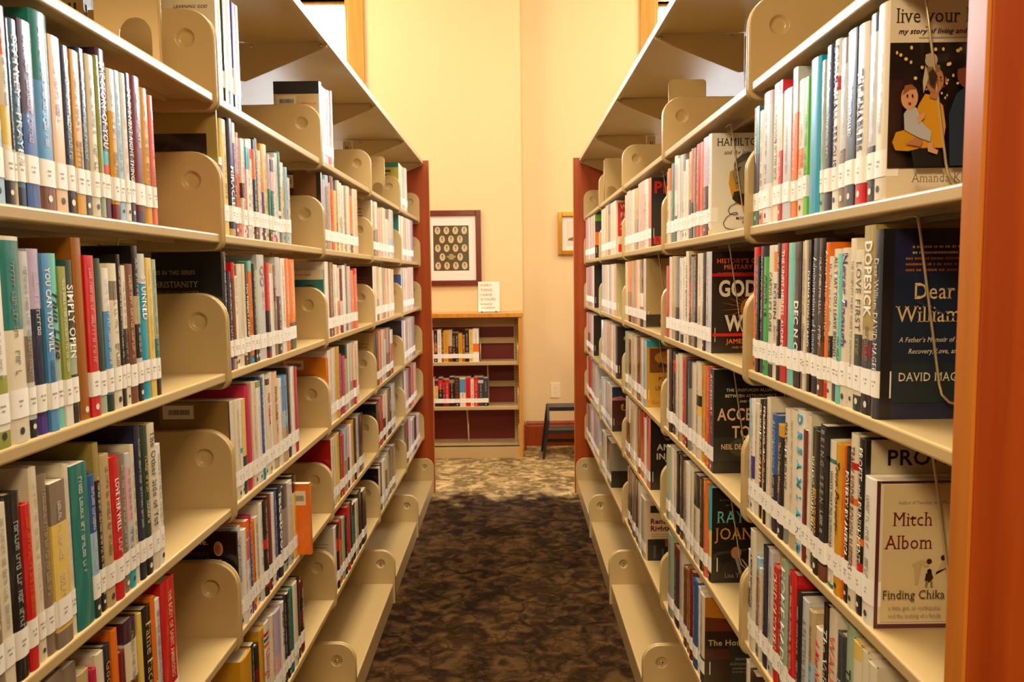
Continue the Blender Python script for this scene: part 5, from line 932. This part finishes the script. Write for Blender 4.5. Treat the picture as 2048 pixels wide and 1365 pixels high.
# ------------------------------------------------------------------ frames, socket and step stool
def frame(name, label, x0, x1, z0, z1, y, w, d, fm, art):
    t = thing(name, label, 'picture', ((x0 + x1) / 2, y, (z0 + z1) / 2)); W2, H2 = (x1 - x0) / 2, (z1 - z0) / 2
    g = Geo()
    for (a, b, c, e) in ((-W2, -H2, -W2 + w, H2), (W2 - w, -H2, W2, H2), (-W2 + w, H2 - w, W2 - w, H2), (-W2 + w, -H2, W2 - w, -H2 + w)): g.box(a, -d, b, c, 0, e)
    g.obj('frame', fm, t, None, 0.004)
    g = Geo(); g.box(-W2 + w * 0.9, -d * 0.4, -H2 + w * 0.9, W2 - w * 0.9, -d * 0.2, H2 - w * 0.9); g.obj('mount', MATBOARD, t)
    g = Geo(); art(g, W2 - w, H2 - w, -d * 0.4 - 0.0008); g.obj('print', print_material('art_print', 0.15, 0.6), t)
    return t
fy = WALL_Y
fa = at_y(841, 422, fy); fb = at_y(963.5, 571, fy)
def ovals(g, w, h, y):
    pw, ph = w * 0.72, h * 0.70; col = lin('5c5338')
    g.face([(-pw, y, -ph), (pw, y, -ph), (pw, y, ph), (-pw, y, ph)], col)
    rows = [(0.78, 4, 0), (0.39, 3, 0), (0.0, 4, 0), (-0.39, 2, 0), (-0.78, 4, 0)]
    for q, n, _ in rows:
        xs = {4: (-.75, -.25, .25, .75), 3: (-.5, 0, .5), 2: (-.5, .5)}[n]
        for x in xs:
            for rr, c, dy in ((1, lin('d8c8a4'), 0.0004), (0.5, lin('c0a884'), 0.0008), (0.36, lin('8a7a60'), 0.0012)):
                oz = 0 if rr == 1 else -0.02 * ph if rr == 0.5 else 0.06 * ph
                g.face([(x * pw + 0.155 * pw * rr * math.cos(2 * PI * k / 20), y - dy, q * ph + oz + 0.165 * ph * rr * math.sin(2 * PI * k / 20)) for k in range(20)], c)
    for q, L in ((-.3, .12), (-.38, .24), (-.46, .14)): g.face([(-L * pw, y - .0004, q * ph - .008), (L * pw, y - .0004, q * ph - .008), (L * pw, y - .0004, q * ph + .008), (-L * pw, y - .0004, q * ph + .008)], lin('a89c78'))
frame('framed_print', 'dark red framed print of oval portraits hung above the low bookcase', fa.x, fb.x, fb.z, fa.z, fy, 0.046, 0.026, MAHOG, ovals)
fy = WALL2_Y
fa = at_y(1115, 425, fy); fb = at_y(1200, 509, fy)
def sketch(g, w, h, y):
    g.face([(-w * .7, y, -h * .72), (w * .7, y, -h * .72), (w * .7, y, h * .72), (-w * .7, y, h * .72)], lin('cfc6b4')); g.face([(-w * .68, y - .0004, -h * .7), (w * .68, y - .0004, -h * .7), (w * .68, y - .0004, h * .7), (-w * .68, y - .0004, h * .7)], lin('e4dccc'))
    g.face([(-w * .66, y - .0008, -h * .42), (-w * .2, y - .0008, -h * .45), (w * .3, y - .0008, -h * .42), (w * .25, y - .0008, -h * .28), (-w * .3, y - .0008, -h * .2), (-w * .62, y - .0008, -h * .3)], lin('8a743c'))
frame('framed_sketch', 'gilt framed sketch hung on the wall near the stool-side range', fa.x, fb.x, fb.z, fa.z, fy, 0.038, 0.035, GOLD, sketch)
oa, ob = at_y(1101, 766, WALL2_Y), at_y(1119.5, 796, WALL2_Y)
t = thing('wall_outlet', 'ivory wall outlet above the baseboard near the step stool', 'outlet', ((oa.x + ob.x) / 2, WALL2_Y, (oa.z + ob.z) / 2)); w2, h2 = (ob.x - oa.x) / 2, (oa.z - ob.z) / 2
g = Geo(); g.box(-w2, -0.007, -h2, w2, 0, h2); g.obj('cover_plate', IVORY, t, None, 0.003)
for q in (-1, 1):
    g = Geo(); g.prism([(0.017 * math.cos(a) if abs(math.cos(a)) < 0.85 else 0.0145 * (1 if math.cos(a) > 0 else -1), q * 0.021 + 0.0145 * math.sin(a)) for a in [2 * PI * k / 16 for k in range(16)]], 'y', -0.0085, -0.006); rc = g.obj('receptacle', IVORY, t)
    g = Geo()
    for x in (-0.006, 0.006): g.box(x - 0.001, -0.0089, q * 0.021 - 0.002, x + 0.001, -0.0084, q * 0.021 + 0.006)
    g.obj('slot', SLOTDARK, rc)
link('screw', SCREW, t, (0, -0.007, 0)).scale = (0.5, 0.5, 0.5)

ST_Y = 6.33
pa = at_y(1094, 816, ST_Y); pf = at_y(1083.5, 918, ST_Y)
SW = 0.44; sx0 = pa.x
t = thing('step_stool', 'black two-step stool on the floor beside the wall outlet', 'stool', (sx0 + SW / 2, ST_Y, 0))
zt_ = pa.z; zs_ = at_y(1130, 858, ST_Y).z
for sgn in (-1, 1):
    xi = sgn * (SW / 2 - 0.01); xo = sgn * (SW / 2 + 0.032)
    def leg(pts):
        g = Geo(); 
        for (p, q) in zip(pts, pts[1:]):
            d = 0.014
            g.prism([(p[1] - d, p[2]), (p[1] + d, p[2]), (q[1] + d, q[2]), (q[1] - d, q[2])], 'x', -0.011, 0.011)
            n = len(g.v) - 8
            for k in range(8):
                v = g.v[n + k]; f = 0 if k % 4 in (0, 1) else 1; xx = (p[0], q[0])[f]; g.v[n + k] = (v[0] + xx, v[1], v[2])
        g.obj('leg', BLACKPAINT, t, None, 0.003)
    leg([(xo, 0.0, 0.0), (xi, 0.015, zt_ * 0.75), (xi, 0.05, zt_)])
    leg([(xo, 0.30, 0.0), (xi, 0.16, zt_)])
g = Geo(); g.box(-SW / 2 + 0.0, 0.035, zt_ - 0.035, SW / 2, 0.235, zt_ - 0.006); g.box(-SW / 2 + 0.01, 0.04, zt_ - 0.006, SW / 2 - 0.01, 0.23, zt_ - 0.002, m=1); g.obj('top_step', [BLACKPAINT, GREYTREAD], t)
g = Geo(); g.box(-SW / 2 + 0.0, -0.015, zs_ - 0.04, SW / 2, 0.15, zs_ - 0.012); g.box(-SW / 2 + 0.01, -0.01, zs_ - 0.012, SW / 2 - 0.01, 0.145, zs_ - 0.008, m=1); g.obj('lower_step', [BLACKPAINT, GREYTREAD], t)
g = Geo(); g.box(-SW / 2, 0.24, 0.09, SW / 2, 0.262, 0.12); g.obj('rear_brace', BLACKPAINT, t)
